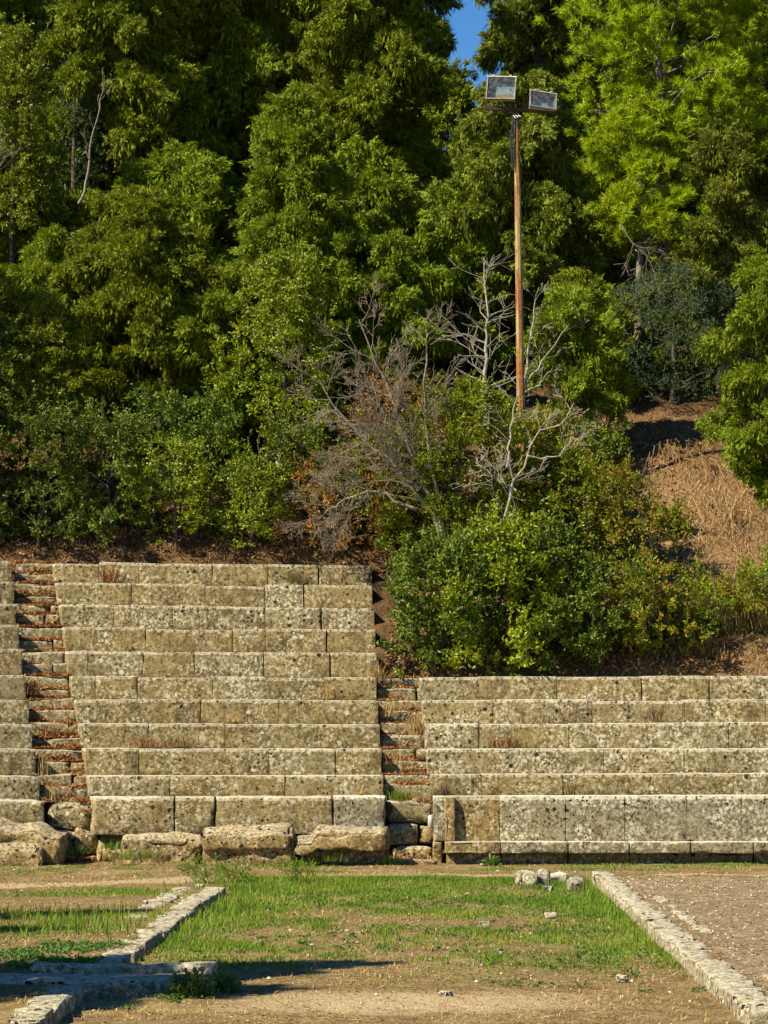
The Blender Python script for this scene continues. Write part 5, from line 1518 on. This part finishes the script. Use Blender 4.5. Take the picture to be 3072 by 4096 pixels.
# dry tufts rooted in the joints
def tuft(p, n, h, w, mat, label, group, seed, lean=.6, spread=.06):
    gg = np.random.default_rng(seed); g = Geo()
    q = np.asarray(p) + np.stack([gg.normal(0, spread, n), gg.normal(0, spread * .5, n) - .02, np.zeros(n)], 1)
    blades(g, q, h, w, gg, lean)
    return tag(build(g, 'dry_tuft', M[mat], None, p), label, 'dry tuft', group)
TG = 'dry tufts growing from the stone rows'
def t1(zx, zy, k, *a, dy=.05): 
    u, v = zpx1(zx, zy); tuft(at(u, v, RY[k] + dy), *a)
def t2(zx, zy, k, *a, dy=.05):
    u, v = zpx2(zx, zy); tuft(at(u, v, RY[k] + dy), *a)
t1(450, 130, 1, 130, .30, .010, 'litter', 'hanging brown dead plant on the top row near its left end', TG, 801, .9, .10)
t1(1215, 135, 1, 170, .28, .007, 'broom', 'fine green brown tuft on the top row near its right end', TG, 802, .5, .12)
t1(520, 408, 4, 40, .20, .008, 'straw', 'thin pale stalks in the fourth row near the left', TG, 803, .9, .08)
t1(600, 815, 8, 110, .17, .008, 'litter', 'low reddish dead plants in the eighth row, left clump', TG, 804, .8, .14)
t1(740, 815, 8, 140, .17, .008, 'litter_brown', 'low brown dead plants in the eighth row, right clump', TG, 805, .8, .16)
t1(1358, 615, 6, 80, .26, .009, 'straw', 'dry straw tuft before the right end of the sixth row', TG, 806, .45, .05)
t1(970, 712, 7, 110, .10, .008, 'straw', 'low dry tuft in the middle of the seventh row', TG, 807, .9, .18)
t1(400, 615, 6, 120, .14, .008, 'straw', 'dry grass at the left end of the sixth row below the dark hole', TG, 808, .8, .14)
t1(1560, 540, 5, 90, .34, .008, 'straw', 'dry green grass hanging at the right end of the fifth row', TG, 809, .6, .10)
t1(1490, 1010, 10, 30, .20, .007, 'straw', 'few dry stalks on the tenth row near the right stairway', TG, 810, 1.0, .06)
t1(180, 940, 9, 60, .36, .010, 'straw', 'tall dry grass tuft in the left stairway', TG, 811, .4, .06)
t1(205, 1045, 10, 30, .34, .009, 'straw', 'thin dry stalks low in the left stairway', TG, 812, .2, .05)
t1(270, 690, 6, 260, .26, .007, 'litter', 'bushy orange dead plant in the left stairway', TG, 813, .8, .10)
t1(75, 930, 9, 50, .12, .010, 'grass', 'small green tuft on the left bank', TG, 814, .6, .05)
t1(140, 600, 6, 90, .22, .007, 'litter_brown', 'brown dead twigs at the left stairway edge', TG, 815, .8, .08)
t2(560, 815, 8, 150, .26, .008, 'litter', 'reddish dead plants in the middle row of the low bank', TG, 821, .7, .16)
t2(700, 715, 7, 50, .22, .008, 'straw', 'dry stalks in the second row of the low bank near its left', TG, 822, .6, .2)
t2(828, 1010, 10, 110, .26, .009, 'straw', 'upright straw tuft above the backrest slabs', TG, 823, .35, .06)
t2(850, 705, 7, 80, .26, .008, 'litter_brown', 'brown stalks in the second row of the low bank', TG, 824, .6, .14)
t2(1190, 705, 7, 130, .24, .008, 'litter_brown', 'brown dead plant before the dark block of the low bank', TG, 825, .7, .16)
t2(1490, 918, 9, 60, .13, .010, 'grass', 'small green tuft at the right of the low bank', TG, 826, .6, .04)
t2(310, 1010, 10, 50, .22, .007, 'litter_brown', 'bare brown twigs at the left end above the bench', TG, 827, .6, .05)
t2(1580, 805, 8, 90, .24, .008, 'litter_brown', 'brown stalks near the right edge of the low bank', TG, 828, .4, .14)
t2(205, 765, 8, 170, .32, .008, 'straw', 'tall golden tuft against the low bank in the right stairway', TG, 829, .45, .06, dy=.35)
t2(130, 1045, 10, 170, .22, .010, 'grass', 'green grass tuft low in the right stairway', TG, 830, .6, .10, dy=.2)
t2(85, 690, 7, 60, .36, .007, 'straw', 'thin dry stalks at the left side of the right stairway', TG, 831, .4, .08, dy=.35)
t2(105, 890, 9, 40, .36, .007, 'straw', 'sparse dry stalks halfway up the right stairway', TG, 832, .5, .10, dy=.35)
t2(90, 1300, 11, 90, .16, .010, 'grass', 'green tuft at the foot of the undercut block', TG, 833, .7, .10, dy=-.55)
for i, (zx, zy, n, lab) in enumerate([(520, 1285, 110, 'green tuft at the foot of the low foundation block'), (610, 1278, 90, 'second green tuft by the low foundation block'), (460, 1240, 70, 'green weeds between the pale recessed stones'), (1385, 1290, 60, 'few green blades under the undercut block'), (300, 1262, 90, 'green tuft at the foot of the left stairway')]):
    t1(zx, zy, 11, n, .16, .009, 'grass', lab, TG, 840 + i, .8, .12, dy=-.7 if zy > 1270 else -.2)
# ------------------------------------------------------------------ camera, light, world
cam = bpy.data.cameras.new('camera'); co = bpy.data.objects.new('camera', cam); COL.objects.link(co)
cam.sensor_fit = 'HORIZONTAL'; cam.sensor_width = 36; cam.lens = 36 * FPX / 3072
cam.clip_start = .1; cam.clip_end = 3000
co.location = (0, 0, CAMH); co.rotation_euler = (pi / 2 + PITCH, 0, 0)
scene.camera = co

SUN = unit(np.array((.80, .44, -.88)))
sl_ = bpy.data.lights.new('sun', 'SUN'); so = bpy.data.objects.new('sun', sl_); COL.objects.link(so)
sl_.energy = 5.0; sl_.angle = radians(.53); sl_.color = (1.0, .91, .70)
from mathutils import Vector
so.rotation_euler = Vector(SUN).to_track_quat('-Z', 'Y').to_euler()
so.location = (-20, -10, 30)
w = bpy.data.worlds.new('World'); scene.world = w; w.use_nodes = True
nt = w.node_tree; nt.nodes.clear()
sky = nt.nodes.new('ShaderNodeTexSky'); sky.sky_type = 'NISHITA'; sky.sun_disc = False
elev = math.asin(-SUN[2]); sky.sun_elevation = elev
sky.sun_rotation = atan2(-SUN[0], -SUN[1])
sky.altitude = 600; sky.air_density = 1.0; sky.dust_density = 0; sky.ozone_density = 6
bg = nt.nodes.new('ShaderNodeBackground'); bg.inputs[1].default_value = .065
ow = nt.nodes.new('ShaderNodeOutputWorld')
hs = nt.nodes.new('ShaderNodeHueSaturation'); hs.inputs['Saturation'].default_value = 1.2; hs.inputs['Value'].default_value = 1.0
nt.links.new(sky.outputs[0], hs.inputs['Color']); nt.links.new(hs.outputs[0], bg.inputs[0]); nt.links.new(bg.outputs[0], ow.inputs[0])
vs = scene.view_settings
vs.view_transform = 'Standard'; vs.look = 'None'; vs.exposure = 1.08; vs.gamma = 1.0; vs.use_curve_mapping = False
scene.cycles.max_bounces = 5; scene.cycles.diffuse_bounces = 1; scene.cycles.transmission_bounces = 3
scene.cycles.use_denoising = True
